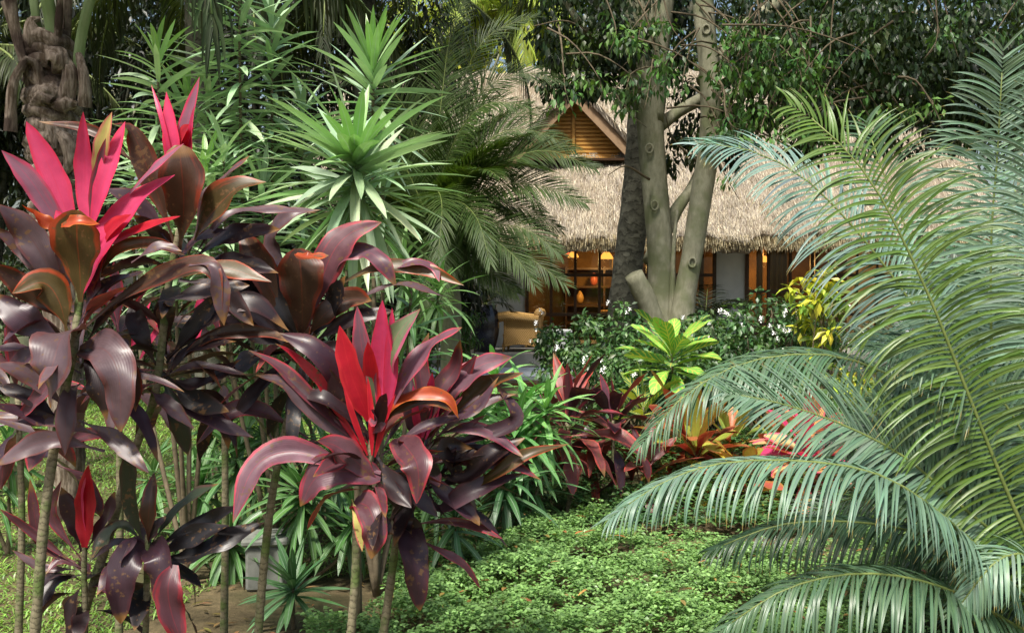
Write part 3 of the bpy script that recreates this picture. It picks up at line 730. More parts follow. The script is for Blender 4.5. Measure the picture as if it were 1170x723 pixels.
# ------------------------------------------------------------------ the forked tree in the middle
TY = 13.0
tree = empty('ficus_tree', (P(760, 400, TY)[0], TY, 0), 'tall tree with two pale greenish trunks forking from one base and a sawn stump limb', 'tree')
def tpath(l, n=28): return catmull([P(a, b, TY + d) for a, b, d in l], n)
def lump(n, r):
    return r * (1 + .05 * np.sin(np.linspace(0, 17, n)) + rng.normal(0, .012, n))
gy = 330 + 1.6 * F / TY
def limb(l, r, name='trunk', sides=14, n=28, parent=None):
    mb = MB(); pts = tpath(l, n); rr = lump(n, np.interp(np.linspace(0, 1, n), np.linspace(0, 1, len(r)), r))
    mb.tube(pts, rr, sides); return BP(mb, name, M['bark'], parent or tree)
tA = limb([(762, gy + 8, 0), (759, 420, 0), (757, 350, 0), (755, 290, .0), (746, 190, .05), (740, 110, .05), (728, 30, .1), (700, -80, .2), (690, -200, .4)], [.36, .24, .185, .165, .165, .19, .15, .11, .06])
tA2 = limb([(743, 140, .05), (750, 70, .1), (757, 0, .2), (775, -120, .5)], [.17, .15, .14, .06], 'bough')
tB = limb([(772, gy + 8, -.1), (776, 400, -.2), (782, 340, -.25), (791, 290, -.26), (801, 225, -.22), (811, 160, -.2), (811, 90, -.12), (803, 0, 0), (795, -140, .3)], [.28, .18, .14, .135, .13, .135, .135, .135, .07])
limb([(768, 450, -.1), (757, 400, -.18), (742, 352, -.26), (724, 313, -.36)], [.20, .16, .135, .12], 'sawn_limb', n=18)
limb([(768, 430, -.2), (768, 350, -.2), (770, 280, -.16), (774, 240, -.1)], [.08, .05, .03, .015], 'trunk', n=20)
limb([(745, 150, .1), (775, 128, .3), (802, 112, .4), (850, 80, .6)], [.09, .08, .07, .04], 'bough', n=14)
limb([(731, 108, 0), (712, 80, -.2), (690, 52, -.3), (664, 30, -.4), (640, -10, -.4)], [.10, .075, .055, .045, .03], 'bough', n=16)
limb([(806, 95, 0), (835, 50, .3), (880, 10, .5), (960, -60, .8)], [.13, .12, .10, .05], 'bough', n=14)
limb([(744, 300, .15), (770, 245, .5), (790, 215, .7), (800, 190, .8)], [.12, .1, .08, .05], 'bough', n=14)
limb([(735, 60, .1), (790, 10, 1.0), (900, -90, 1.6), (1050, -160, 2)], [.1, .08, .06, .03], 'bough', n=14)
limb([(722, 60, 0), (690, 20, -.4), (655, -60, -1)], [.05, .04, .02], 'bough', n=10)
# knots
for (a, b, d) in ((742, 170, -.15), (807, 34, -.20), (791, 300, -.41), (813, 128, -.32), (748, 235, -.17)):
    mb = MB(); c = P(a, b, TY + d); t = np.linspace(0, 6.283, 14)
    mb.tube(np.array([c + .045 * np.array([math.cos(k), 0, 1.3 * math.sin(k)]) for k in t]), .016, 6, cap=False); BP(mb, 'knot', M['bark'], tree)
# crown: twigs with hanging glossy leaves
mb = MB(); tw = MB()
cl = []; rd = []
def region(n, x0, x1, y0, y1, d0, d1, r):
    for _ in range(n):
        cl.append(P(rng.uniform(x0, x1), rng.uniform(y0, y1), TY + rng.uniform(d0, d1))); rd.append(np.array([1.2, 1.2, .8]) * rng.uniform(.7, 1.2) * r)
G1 = [(.030, .055, .018), (.042, .078, .024), (.022, .040, .016), (.06, .10, .025)]  # crown leaves coloured darker than the sprays, shade put into the colour
region(230, 850, 1230, -40, 105, -1.2, 2.8, .36)
region(150, 840, 1100, 30, 140, -.6, 2.0, .30)
region(60, 1060, 1190, 60, 150, -.6, 1.5, .25)
region(60, 618, 740, -30, 60, -1, 1.5, .26)
region(26, 622, 690, 40, 105, -.8, .8, .20)
region(8, 690, 730, 60, 110, -.9, .4, .16)
region(16, 690, 850, -30, 40, .3, 2.2, .26)
region(260, 560, 1300, -330, -30, -3.5, 3.5, .5)  # unseen upper crown, added thick and wide to shade the leaves below
region(20, 760, 815, 60, 200, .6, 1.8, .20)
region(34, 930, 1110, 120, 170, -.6, 1.2, .2)
region(26, 815, 940, 120, 185, 0, 1.2, .2)
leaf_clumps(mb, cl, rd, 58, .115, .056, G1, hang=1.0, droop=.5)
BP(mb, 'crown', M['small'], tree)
cl = []; rd = []
# hanging sprays in front of the trunks, sunlight put into their paler leaf colours
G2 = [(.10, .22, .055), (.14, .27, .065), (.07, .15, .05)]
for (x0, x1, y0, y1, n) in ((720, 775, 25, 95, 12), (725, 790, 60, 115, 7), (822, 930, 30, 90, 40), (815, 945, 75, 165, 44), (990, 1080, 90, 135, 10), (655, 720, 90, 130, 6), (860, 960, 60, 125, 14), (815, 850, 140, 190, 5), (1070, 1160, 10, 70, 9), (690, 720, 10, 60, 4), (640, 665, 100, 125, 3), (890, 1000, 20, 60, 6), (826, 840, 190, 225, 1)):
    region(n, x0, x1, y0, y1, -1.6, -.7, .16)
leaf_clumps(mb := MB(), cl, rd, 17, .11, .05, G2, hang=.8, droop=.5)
BP(mb, 'lit_colour_sprays', M['small'], tree)
for c, r in list(zip(cl, rd))[::2]:
    e = c + np.array([rng.normal(0, .5), rng.uniform(0, .8), rng.uniform(.3, .9)])
    m_ = (c + e) / 2 + np.array([0, 0, .12]); tw.tube(catmull([e, m_, c, c + np.array([rng.normal(0, .15), -.1, -.25])], 9), np.linspace(.014, .004, 9), 5)
for (l) in ([(806, 165, -.1), (845, 145, -.5), (905, 170, -.9), (930, 195, -1)], [(803, 190, 0), (770, 160, -.3), (760, 130, -.5)], [(812, 120, 0), (860, 100, -.5), (920, 110, -.9)], [(735, 100, -.2), (700, 110, -.5), (660, 85, -.8)], [(690, 52, -.3), (650, 25, -.6), (610, 30, -.8)], [(742, 205, -.2), (715, 190, -.5), (695, 200, -.6)]):
    tw.tube(tpath(l, 12), np.linspace(.018, .006, 12), 6)
BP(tw, 'twigs', M['twig'], tree)

# dark slanting palm trunk behind the fork
dp = empty('dark_palm_trunk', (P(705, 400, 16)[0], 16, 0), 'dark rough palm trunk leaning behind the left side of the forked tree', 'tree')
mb = MB(); pts = catmull([P(a, b, 16) for a, b in ((703, 460), (709, 380), (718, 300), (727, 220), (733, 130), (735, 40), (735, -60))], 40)
r = np.interp(np.linspace(0, 1, 40), [0, 1], [.25, .19]) * (1 + .05 * (np.arange(40) % 3 == 0)); mb.tube(pts, r, 16); BP(mb, 'trunk', M['dbark'], dp)
ms, ml = MB(), MB()
for k in range(14):
    frond(ms, ml, arch(pts[-1], k * 2.4, rng.uniform(.2, 1.1), 3.2, rng.uniform(1.2, 2.0)), (0, 0, 1), 50, .7, .035, 1.0, .9, .2, (.03, .05, .02), r0=.03)
BP(ml, 'leaflets', M['dpalm'], dp); BP(ms, 'frond_stalks', M['rachis'], dp)

# ------------------------------------------------------------------ palms
def palm(name, crown, trunk_r, trunk_pts, label, fr, cat='palm tree', trunkmat='dbark', leafc=(.05, .07, .03), nl=90, LL=.34, W=.016, r0=.018, ang=.85, vee=.35, droop=.35, c2=None, sep=True, vj=.35, hand=0):
    e = empty(name, (crown[0], crown[1], 0), label, cat)
    if trunk_pts is not None:
        mb = MB(); mb.tube(catmull(trunk_pts, 24), lump(24, trunk_r), 14); BP(mb, 'trunk', M[trunkmat], e)
    for q_, p in enumerate(fr):
        ms, ml = MB(), MB()
        frond(ms, ml, p, (0, -.85, .5) if q_ < hand else (0, 0, 1), nl, LL, W, ang, droop, vee, leafc, c2=c2, start=.08, r0=r0, S=4)
        f = BP(ms, 'frond', M['rachis'], e); BP(ml, 'leaflets', M['dpalm'], f)
    return e
# feathery date palm left of the house
c = P(492, 245, 12.0)
fr = []
def pxf(l, Y0): return catmull([P(a, b, Y0 + d) for a, b, d in l], 14)
for l in (
  [(492, 245, 0), (560, 195, -.3), (620, 172, -.5), (680, 192, -.8)],
  [(492, 245, 0), (560, 160, -.1), (610, 150, -.2), (655, 170, -.3)],
  [(495, 250, 0), (560, 215, -.5), (615, 212, -.8), (668, 232, -1.0)],
  [(495, 255, 0), (550, 255, -.5), (600, 262, -.8), (640, 290, -1)],
  [(495, 255, 0), (550, 285, -.6), (600, 293, -1.0), (646, 325, -1.2)],
  [(492, 250, 0), (540, 260, -.8), (585, 290, -1.2), (610, 325, -1.4)],
  [(490, 245, 0), (540, 120, .2), (590, 85, .2), (640, 92, .2)],
  [(490, 245, 0), (525, 100, .3), (560, 40, .4), (610, 20, .5)],
  [(490, 245, 0), (520, 160, -.5), (555, 120, -.9), (600, 120, -1.1)],
  [(490, 245, 0), (505, 110, .2), (515, 40, .3), (540, -30, .4)],
  [(490, 250, 0), (470, 140, .1), (430, 90, .1), (380, 90, 0)],
  [(490, 250, 0), (450, 170, -.2), (400, 150, -.3), (350, 175, -.5)],
  [(490, 250, 0), (440, 230, .2), (390, 235, .3), (345, 280, .3)],
  [(490, 255, 0), (450, 280, .2), (410, 310, .3), (390, 360, .3)],
  [(492, 250, 0), (520, 230, -1.0), (545, 250, -1.6), (560, 300, -1.9)],
  [(492, 250, 0), (500, 220, -1.0), (505, 240, -1.7), (500, 300, -2.0)],
  [(492, 250, 0), (530, 290, -.5), (560, 310, -.8), (590, 335, -1.0)],
  [(492, 250, 0), (520, 200, .8), (570, 190, 1.3), (620, 240, 1.7)],
  [(490, 250, 0), (460, 250, -.8), (440, 290, -1.2), (430, 330, -1.4)],
  [(492, 250, 0), (545, 180, .9), (590, 130, 1.4), (640, 130, 1.9)],
  [(492, 250, 0), (540, 225, .5), (590, 235, .9), (640, 262, 1.2)],
): fr.append(pxf(l, 12.0))
for k in range(26): fr.append(arch(c + rng.normal(0, .08, 3), k * 2.4, rng.uniform(-.5, 1.2), rng.uniform(1.5, 2.0), rng.uniform(.4, 1.4)))
palm('date_palm', c, .13, [P(516, 450, 12), P(515, 380, 12), P(512, 320, 12), P(496, 250, 12)], 'feathery dark green date palm spreading fine fronds in front of the thatched roof', fr, trunkmat='bark', leafc=(.050, .088, .018), nl=120, LL=.44, W=.016, ang=.8, vee=.3, vj=.7, r0=.008, hand=21)
# big dark palms whose fronds close the top left
def fan(c, n, L, e0, e1, b0, b1, a0=0, a1=6.283):
    return [arch(c, a0 + (a1 - a0) * (k + rng.uniform(0, .7)) / n, rng.uniform(e0, e1), L * rng.uniform(.85, 1.1), rng.uniform(b0, b1)) for k in range(n)]
c = P(415, -30, 14.5)
palm('tall_palm', c, .16, [P(425, 460, 14.5), P(420, 200, 14.5), c], 'tall dark palm with long drooping fronds behind the pale green leafy plants', fan(c, 20, 4.2, -.1, 1.1, 1.0, 2.2), leafc=(.040, .055, .022), nl=90, LL=.65, W=.030, ang=.95, vee=.1, droop=.9, r0=.03)
c = P(225, -60, 12.5)
palm('tall_palm', c, .16, [P(240, 480, 12.5), P(232, 200, 12.5), c], 'tall dark palm closing the view between the booted palm trunk and the leafy plants', fan(c, 20, 4.0, -.2, 1.0, 1.0, 2.2), leafc=(.038, .052, .022), nl=90, LL=.65, W=.032, ang=.95, vee=.1, droop=1.0, r0=.03)
c = P(575, 10, 27.5)
palm('tall_palm', c, .18, [P(585, 390, 27.5), P(588, 100, 27.5), c], 'palm with backlit glow put into its yellow green leaf colour, rising behind the roof between date palm and forked tree', fan(c, 26, 4.2, -.3, 1.1, 1.0, 2.4), leafc=(.34, .42, .06), nl=80, LL=.9, W=.06, ang=.95, vee=.1, droop=.9, r0=.03)  # the yellow leaf colour stands in for sun shining through the fronds
c = P(-60, 60, 15)
palm('tall_palm', c, .18, [P(-50, 470, 15), P(-55, 250, 15), c], 'dim palm at the far left edge with fronds hanging beside the booted trunk', fan(c, 16, 3.8, -.3, 1.0, 1.0, 2.4), leafc=(.05, .065, .02), nl=80, LL=.6, W=.035, ang=.95, vee=.1, droop=1.0, r0=.03)

# coconut-like palm with boots, top left, only its crown shaft is in the picture
YB = 7.0
cb_ = P(62, 140, YB)
bp_ = empty('booted_palm', (cb_[0], YB, 0), 'thick palm trunk wrapped in curling brown leaf boots at the top left', 'palm tree')
mb = MB(); k = 44
pts = catmull([P(78, 640, YB), P(74, 400, YB), P(66, 250, YB), P(62, 150, YB), P(62, 90, YB), P(62, 35, YB)], k)
mb.tube(pts, np.interp(np.linspace(0, 1, k), [0, .55, .75, .9, 1], [.11, .125, .145, .14, .09]) * (1 + .10 * (np.arange(k) % 4 == 0)), 18); BP(mb, 'trunk', M['husk'], bp_)
def band(pts, w, mat, name, thick=.0, n=14, fold=.5, facing=(0, -1, .2)):
    c_ = catmull(pts, n); T = nrm(np.gradient(c_, axis=0)); Nn = np.broadcast_to(nrm(np.array(facing, float)), T.shape); S_ = nrm(np.cross(T, Nn)); N2 = np.cross(S_, T)
    w = np.interp(np.linspace(0, 1, n), np.linspace(0, 1, len(w)), w) * .5; K = 7; a = np.linspace(-1, 1, K)
    mb = MB()
    for q in (0, .012):
        G = c_[:, None] + (w[:, None] * a)[..., None] * S_[:, None] + (-(w[:, None]) * fold * a ** 2 - q + .006 * np.sin(a * 9 + 2))[..., None] * N2[:, None]
        mb.grid(G[None], np.zeros((1, n, K, 3)), (.4,) * 3, (.4,) * 3)
    return BP(mb, name, mat, bp_)
m100 = F / YB
for l, w_, mt in (
  ([(85, 95, -.1), (90, 45, -.15), (100, 0, -.2), (118, -60, -.2)], [.075, .07, .07, .06], 'green_petiole'),
  ([(58, 60, -.1), (56, 25, -.14), (50, -10, -.2), (44, -60, -.2)], [.09, .09, .085, .07], 'green_petiole'),
  ([(42, 40, -.05), (38, 10, -.1), (32, -40, -.1)], [.05, .06, .06], 'green_petiole'),
  ([(72, 60, .0), (74, 10, .0), (76, -50, .0)], [.07, .07, .07], 'husk'),
  ([(64, 54, -.12), (65, 25, -.16), (68, -10, -.15)], [.05, .05, .03], 'husk'),
): band([P(a, b, YB + d) for a, b, d in l], w_, M[mt], 'leaf_stalk')
for l, w_ in (
  ([(36, 62, -.16), (32, 40, -.2), (34, 22, -.17), (46, 20, -.1)], [.10, .11, .08, .02]),
  ([(30, 100, -.15), (26, 75, -.2), (16, 40, -.2), (6, 0, -.22)], [.02, .05, .06, .09]),
  ([(48, 100, -.18), (38, 70, -.22), (30, 66, -.24), (12, 95, -.26), (8, 150, -.24)], [.05, .05, .05, .06, .08]),
  ([(50, 57, -.18), (58, 60, -.24), (62, 70, -.25), (60, 84, -.2)], [.12, .14, .12, .04]),
  ([(70, 62, -.17), (76, 80, -.22), (72, 105, -.22), (70, 120, -.2)], [.05, .09, .10, .11]),
  ([(88, 60, -.15), (92, 80, -.2), (94, 100, -.2), (92, 122, -.18)], [.04, .06, .07, .09]),
  ([(36, 60, -.14), (40, 78, -.19), (47, 98, -.19)], [.05, .08, .05]),
  ([(40, 98, -.19), (50, 102, -.24), (56, 108, -.22), (44, 118, -.18)], [.10, .12, .10, .04]),
  ([(34, 120, -.18), (45, 108, -.24), (58, 114, -.24)], [.08, .12, .05]),
  ([(48, 124, -.17), (56, 150, -.2), (62, 170, -.2)], [.06, .09, .02]),
  ([(58, 118, -.2), (72, 116, -.24), (88, 118, -.2)], [.06, .13, .04]),
  ([(86, 150, -.1), (90, 175, -.15), (84, 200, -.15)], [.05, .07, .03]),
  ([(60, 150, -.16), (72, 158, -.2), (78, 180, -.2), (70, 200, -.18)], [.05, .10, .10, .03]),
): band([P(a, b, YB + d) for a, b, d in l], [q * 1.15 for q in w_], M['husk'], 'leaf_boot', fold=.8)
# fibre wrappings round the trunk
for yy in np.arange(55, 300, 13):
    mb = MB(); n = 26; th = np.linspace(0, 6.283, n); c0 = P(61 + (yy - 140) * .05, yy, YB); r = .15 + .02 * rng.random()
    G = np.zeros((1, 4, n, 3)); ph = rng.uniform(0, 6)
    for j, (dr, dz) in enumerate(((-.01, .06), (.025, .03), (.035, -.01), (.0, -.05))):
        zz_ = dz + .035 * np.sin(th * 1 + ph) + .012 * np.sin(th * 5 + ph)
        G[0, j] = c0 + np.stack([(r + dr) * np.cos(th), (r + dr) * np.sin(th), zz_], 1)
    mb.grid(G, np.zeros_like(G), (.4,) * 3, (.4,) * 3); BP(mb, 'fibre_wrap', M['husk'], bp_)
c = P(62, -20, YB)
for k in range(11):
    a = k * 2.4 + .3
    ms, ml = MB(), MB()
    frond(ms, ml, arch(c, a, rng.uniform(.7, 1.2), 3.2, rng.uniform(1.6, 2.3)), (0, 0, 1), 70, .7, .034, 1.0, 1.3, .0, (.05, .07, .03), start=.2, r0=.03, S=4)
    f = BP(ms, 'frond', M['green_petiole'], bp_); BP(ml, 'leaflets', M['dpalm'], f)

# ------------------------------------------------------------------ background trees
def bgtree(x, Y, h, rx, label, cols, n=60, L=.22, per=45, tr=.18, name='broadleaf_tree', zc=None, mat='small'):
    e = empty(name, (x, Y, 0), label, 'tree')
    mb = MB(); top_ = np.array([x + rng.normal(0, .3), Y, h * .7])
    mb.tube(catmull([(x, Y, 0), (x + rng.normal(0, .2), Y, h * .35), top_], 12), np.linspace(tr, tr * .5, 12), 10)
    zc = h * .62 if zc is None else zc
    cs, rs = [], []
    for _ in range(n):
        q = blob_pts(1, (x, Y, zc), (rx, rx, h - zc), .45)[0]; cs.append(q); rs.append(np.array([.55, .55, .4]) * rx * .42 * rng.uniform(.7, 1.3))
    for q in cs[::4]: mb.tube(catmull([top_ - np.array([0, 0, h * .2]), (top_ + q) / 2, q], 8), np.linspace(tr * .4, .01, 8), 5)
    BP(mb, 'trunk', M['bark'], e)
    ml = MB(); leaf_clumps(ml, cs, rs, per, L, L * .5, cols, hang=.4, S=3, K=3); BP(ml, 'crown', M[mat], e)
    return e
D = [(.018, .032, .014), (.028, .045, .018)]; MG = [(.06, .10, .03), (.09, .13, .035)]; YG = [(.50, .50, .05), (.36, .42, .05)]  # YG: backlit sun glow put into the leaf colour
bg_ = [(-11.5, 21, 9, 3.4, D, 'dark leafy tree standing well left of the thatched house'), (-7.2, 20, 8.5, 2.9, D, 'dark leafy tree just beyond the left end of the thatched house'), (-14, 17, 8, 3, D, 'dark tree filling the gap at the far left of the garden'), (-6.5, 29, 11, 3.6, D, 'dark tree rising behind the roof left of the yellow green tree'), (-1.0, 32, 12.5, 3.4, YG, 'tree behind the roof ridge with sun glow put into its yellow green leaf colour'),
       (4, 31, 12, 3.4, MG, 'mid green tree behind the roof right of the yellow green one'), (9, 30, 12, 3.8, D, 'dark tree behind the roof at the right'), (14.5, 29, 12, 4, D, 'dark tree beyond the right end of the house'), (-17, 27, 11, 4, D, 'dark tree outside the left end of the thatched house'), (19, 26, 10, 4, MG, 'broad green tree at the far right beyond the house')]
for (a, b, Y, rx, rz, lb) in ((110, 110, 15.5, 1.8, 2.4, 'dark bushy tree seen between booted palm and pale leafy shrubs'), (290, 70, 16.5, 1.9, 2.7, 'dark bushy tree behind the tall pale leafy shrub'), (430, 90, 16.8, 1.6, 2.5, 'dark bushy tree behind the starry headed plants'), (-20, 90, 16, 1.7, 2.4, 'dark bushy tree at the left edge behind the booted palm'), (480, 300, 15.5, .9, 1.0, 'dark bush close behind the date palm trunk'), (380, 310, 15.2, 1.2, 1.1, 'dark bush behind the red cordylines at the centre left')):
    q = P(a, b, Y); e = empty('bushy_tree', (q[0], Y, 0), lb, 'tree'); ml = MB(); mt = MB()
    cs = [blob_pts(1, q, (rx, 1.0, rz), .35)[0] for _ in range(130)]
    for c_ in cs[::5]: mt.tube(catmull([(q[0], Y, 0), (q + c_) / 2 - np.array([0, 0, .5]), c_], 9), np.linspace(.08, .012, 9), 6)
    BP(mt, 'trunk', M['dbark'], e)
    leaf_clumps(ml, cs, [np.array([.5, .4, .4])] * len(cs), 55, .16, .06, [(.018, .028, .012), (.03, .042, .015), (.025, .035, .02)], hang=.6, kind='leaflet'); BP(ml, 'crown', M['small'], e)
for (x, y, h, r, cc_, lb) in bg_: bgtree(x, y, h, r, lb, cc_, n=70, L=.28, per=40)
mb = MB()
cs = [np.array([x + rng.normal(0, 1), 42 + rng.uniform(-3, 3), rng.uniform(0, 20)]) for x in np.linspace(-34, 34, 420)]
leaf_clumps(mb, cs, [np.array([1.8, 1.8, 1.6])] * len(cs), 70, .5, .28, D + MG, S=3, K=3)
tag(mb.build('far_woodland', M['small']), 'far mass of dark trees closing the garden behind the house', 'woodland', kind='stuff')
# ------------------------------------------------------------------ lawn and ground cover
def g_of(px, py):
    """ground point (z=0) seen at a photo pixel"""
    c = P(px, py, 1.0) - np.array([0, 0, CAMZ]); k = -CAMZ / c[2]; return np.array([0, 0, CAMZ]) + c * k
# lawn: a sheet of turf and blades on it
def scatter(n, x0, x1, y0, y1, power=1.0):
    y = y0 + (y1 - y0) * rng.random(n) ** power; return rng.uniform(x0, x1, n), y
def patch(x, y, s=1.0, o=0.0): return np.sin(x * 1.7 * s + o) + np.sin(y * 1.3 * s + 2 * o) + np.sin((x + y) * 2.9 * s + o) + np.sin((x - y) * 4.3 * s)
mb = MB()
x, y = scatter(150000, -9, .5, 4.5, 17.5, 1.6)
keep = (x < -0.15 * y + .9) & ((y > 5.8) | (patch(x, y) > .2)) & (patch(x, y, .8, 1.3) > -2.2)
x, y = x[keep], y[keep]; n = len(x)
sc = 1 + (y - 5) * .10
leaves(mb, np.stack([x, y, np.zeros(n)], 1), np.stack([rng.normal(0, .6, n), rng.normal(0, .6, n), np.ones(n)], 1), rng.uniform(.025, .055, n) * sc, .009 * sc, vary((.21, .36, .07), n, .25, .1), S=3, K=2, droop=.8, kind='blade')
tag(mb.build('lawn', M['small']), 'green lawn between the cordyline canes on the left', 'grass', kind='stuff')

def carpet(name, n, cond, hfun, L, W, cols, label, mat='small', box=(-1.2, 4, 3.6, 8.2), per=7):
    mb = MB(); x, y = scatter(n, *box, 1.2); k = cond(x, y) & ((patch(x, y, 3.1, .7) > -2.1 + rng.normal(0, .3, n))); x, y = x[k], y[k]; n = len(x)
    z = hfun(x, y)
    # sprigs: each with a few leaves round a short stem
    nz_ = rng.integers(0, len(cols), n); cc = np.array(cols)[nz_]
    for j in range(per):
        a = rng.uniform(0, 6.28, n); r = rng.uniform(0, .035, n); zz_ = z - rng.uniform(0, .05, n) * (j / per) 
        b = np.stack([x + r * np.cos(a), y + r * np.sin(a), zz_], 1)
        d = np.stack([np.cos(a), np.sin(a), rng.uniform(-.1, .9, n)], 1)
        leaves(mb, b, d, L * rng.uniform(.6, 1.2, n), W * rng.uniform(.8, 1.2, n), np.clip(cc * (1 + rng.normal(0, .22, (n, 1))), .01, .9), S=3, K=3, droop=.5, kind='oval', fold=.2, roll=rng.normal(0, .3, n))
    return tag(mb.build(name, M[mat]), label, 'ground cover', kind='stuff')
def hc(x, y): return .13 + .022 * patch(x, y, 2.2) + .03 * np.sin(x * 3 + 1) + .022 * patch(x, y, 7) + np.abs(rng.normal(0, .015, x.shape))
edge_ = lambda x: 6.15 + .25 * np.sin(x * 2.3 + .5) + .12 * np.sin(x * 6)
carpet('ground_cover', 18000, lambda x, y: (y < edge_(x)) & (x > -.75 + .15 * np.sin(y * 4)) & (x < 2.6) , hc, .026, .018, [(.19, .34, .10), (.25, .42, .14), (.14, .26, .08)], 'bright small leaved ground cover carpeting the bed at the bottom of the picture', box=(-1.1, 2.6, 3.9, 7.0))
# straggly runners of the ground cover
carpet('low_fern_cover', 6500, lambda x, y: (y > edge_(x) - .05) & (y < 9.5) & ~((abs(x - .02) < .42) & (y < 7.0)) & (x > -1.2) & (x < 3.6), lambda x, y: .10 + .2 * np.clip((y - 6.3) / 1.0, 0, 1) * (1 + .2 * patch(x, y, 2)), .05, .026, [(.07, .16, .05), (.05, .12, .04), (.10, .19, .05)], 'dull green feathery low growth behind the bright ground cover', box=(-1.2, 3.6, 6.4, 9.6))
carpet('low_fern_cover', 1500, lambda x, y: (x < -.1 * y), lambda x, y: .12 + .03 * patch(x, y, 2), .05, .02, [(.05, .11, .04), (.08, .15, .04)], 'dark low growth between the lawn and the patio', box=(-7, 1, 12.5, 17.2))

# ------------------------------------------------------------------ shrubs
def whorl(ml, p0, p1, n, L, W, c, lo=-.35, hi=1.45, droop=.5, S=7, K=3, c2=None, kind='strap', fold=.25, jit=.12, young=None, power=1.0, tilt=None):
    """leaves spiralling up a stem from p0 to p1; lower ones spread or hang, top ones stand up"""
    p0, p1 = np.array(p0, float), np.array(p1, float); ax = nrm(p1 - p0)
    t = (np.arange(n) + .5) / n; b = p0 + (p1 - p0) * t[:, None]
    e = lo + (hi - lo) * t ** (1.6 * power) + rng.normal(0, jit, n); a = np.arange(n) * 2.39996 + rng.uniform(0, 6)
    if tilt is not None: ax = nrm(np.array(tilt, float))
    ref = np.array([1.0, 0, 0]); A = nrm(ref - ax * ref.dot(ax)); B = np.cross(ax, A)
    d = (np.cos(e) * np.cos(a))[:, None] * A + (np.cos(e) * np.sin(a))[:, None] * B + np.sin(e)[:, None] * ax
    Lk_ = L * np.interp(t, [0, .3, .85, 1], [.85, 1, .95, .6]) * rng.uniform(.85, 1.1, n)
    cc = vary(c, n, .14, .05)
    if young is not None:
        m_ = np.clip((t - .72) / .2, 0, 1)[:, None]; cc = cc * (1 - m_) + np.array(young) * m_
    leaves(ml, b, d, Lk_, W * rng.uniform(.85, 1.1, n), cc, S=S, K=K, droop=droop * rng.uniform(.5, 1.4, n), dpos=None, fold=fold, kind=kind, roll=rng.normal(0, .2, n))

def plant(name, base, stems, label, cat='plant', group=None, mat='narrow', stemmat='twig', srad=.011, part='foliage', **kw):
    """stems: list of (tip px,py,Y, n, L, W, colour, rosette length)"""
    e = empty(name, base, label, cat, group); ms, ml = MB(), MB()
    for s in stems:
        tip = P(s[0], s[1], s[2]); n, L, W, c, rl = s[3:8]; o = s[8] if len(s) > 8 else {}
        mid_ = (np.array(base) * .6 + tip * .4); mid_[:2] = mid_[:2] * .5 + tip[:2] * .5
        pts = catmull([base, mid_, tip], 20)
        ms.tube(pts, np.linspace(srad * 1.3, srad * .6, 20), 7)
        ax = nrm(pts[-1] - pts[-4]); whorl(ml, tip - ax * rl, tip + ax * .01, n, L, W, c, **{**dict(tilt=(rng.normal(0, .2), -.4, .9)), **kw, **o})
    BP(ms, 'stem', M[stemmat], e); BP(ml, part, M[mat], e); return e

LG = (.42, .56, .33); LG2 = (.35, .50, .28); MGn = (.17, .32, .10); DG = (.10, .22, .065); YGn = (.30, .50, .06)
# pale green leafy hero behind the cordylines
plant('narrow_leaf_plant', tuple(P(410, 700, 4.7) * [1, 1, 0]), [
   (406, 182, 4.5, 104, .52, .054, LG, .24, dict(young=(.27, .47, .15), lo=-.55, hi=1.15, droop=.38, power=.75, tilt=(-.05, -.72, .69), jit=.2)),
   ], 'pale green narrow leaved plant with its big starry head in front', 'shrub', droop=.5, srad=.014)
plant('narrow_leaf_plant', tuple(P(430, 700, 5.2) * [1, 1, 0]), [
   (426, 72, 5.3, 64, .44, .040, LG2, .42, dict(young=(.28, .48, .14), lo=-.3, droop=.3)), (438, 200, 5.4, 30, .40, .036, LG2, .30), (470, 330, 5.6, 26, .40, .034, MGn, .3), (395, 290, 5.3, 30, .40, .034, MGn, .3)],
   'pale green narrow leaved plant whose upright tip rises behind the big starry head', 'shrub', srad=.014)
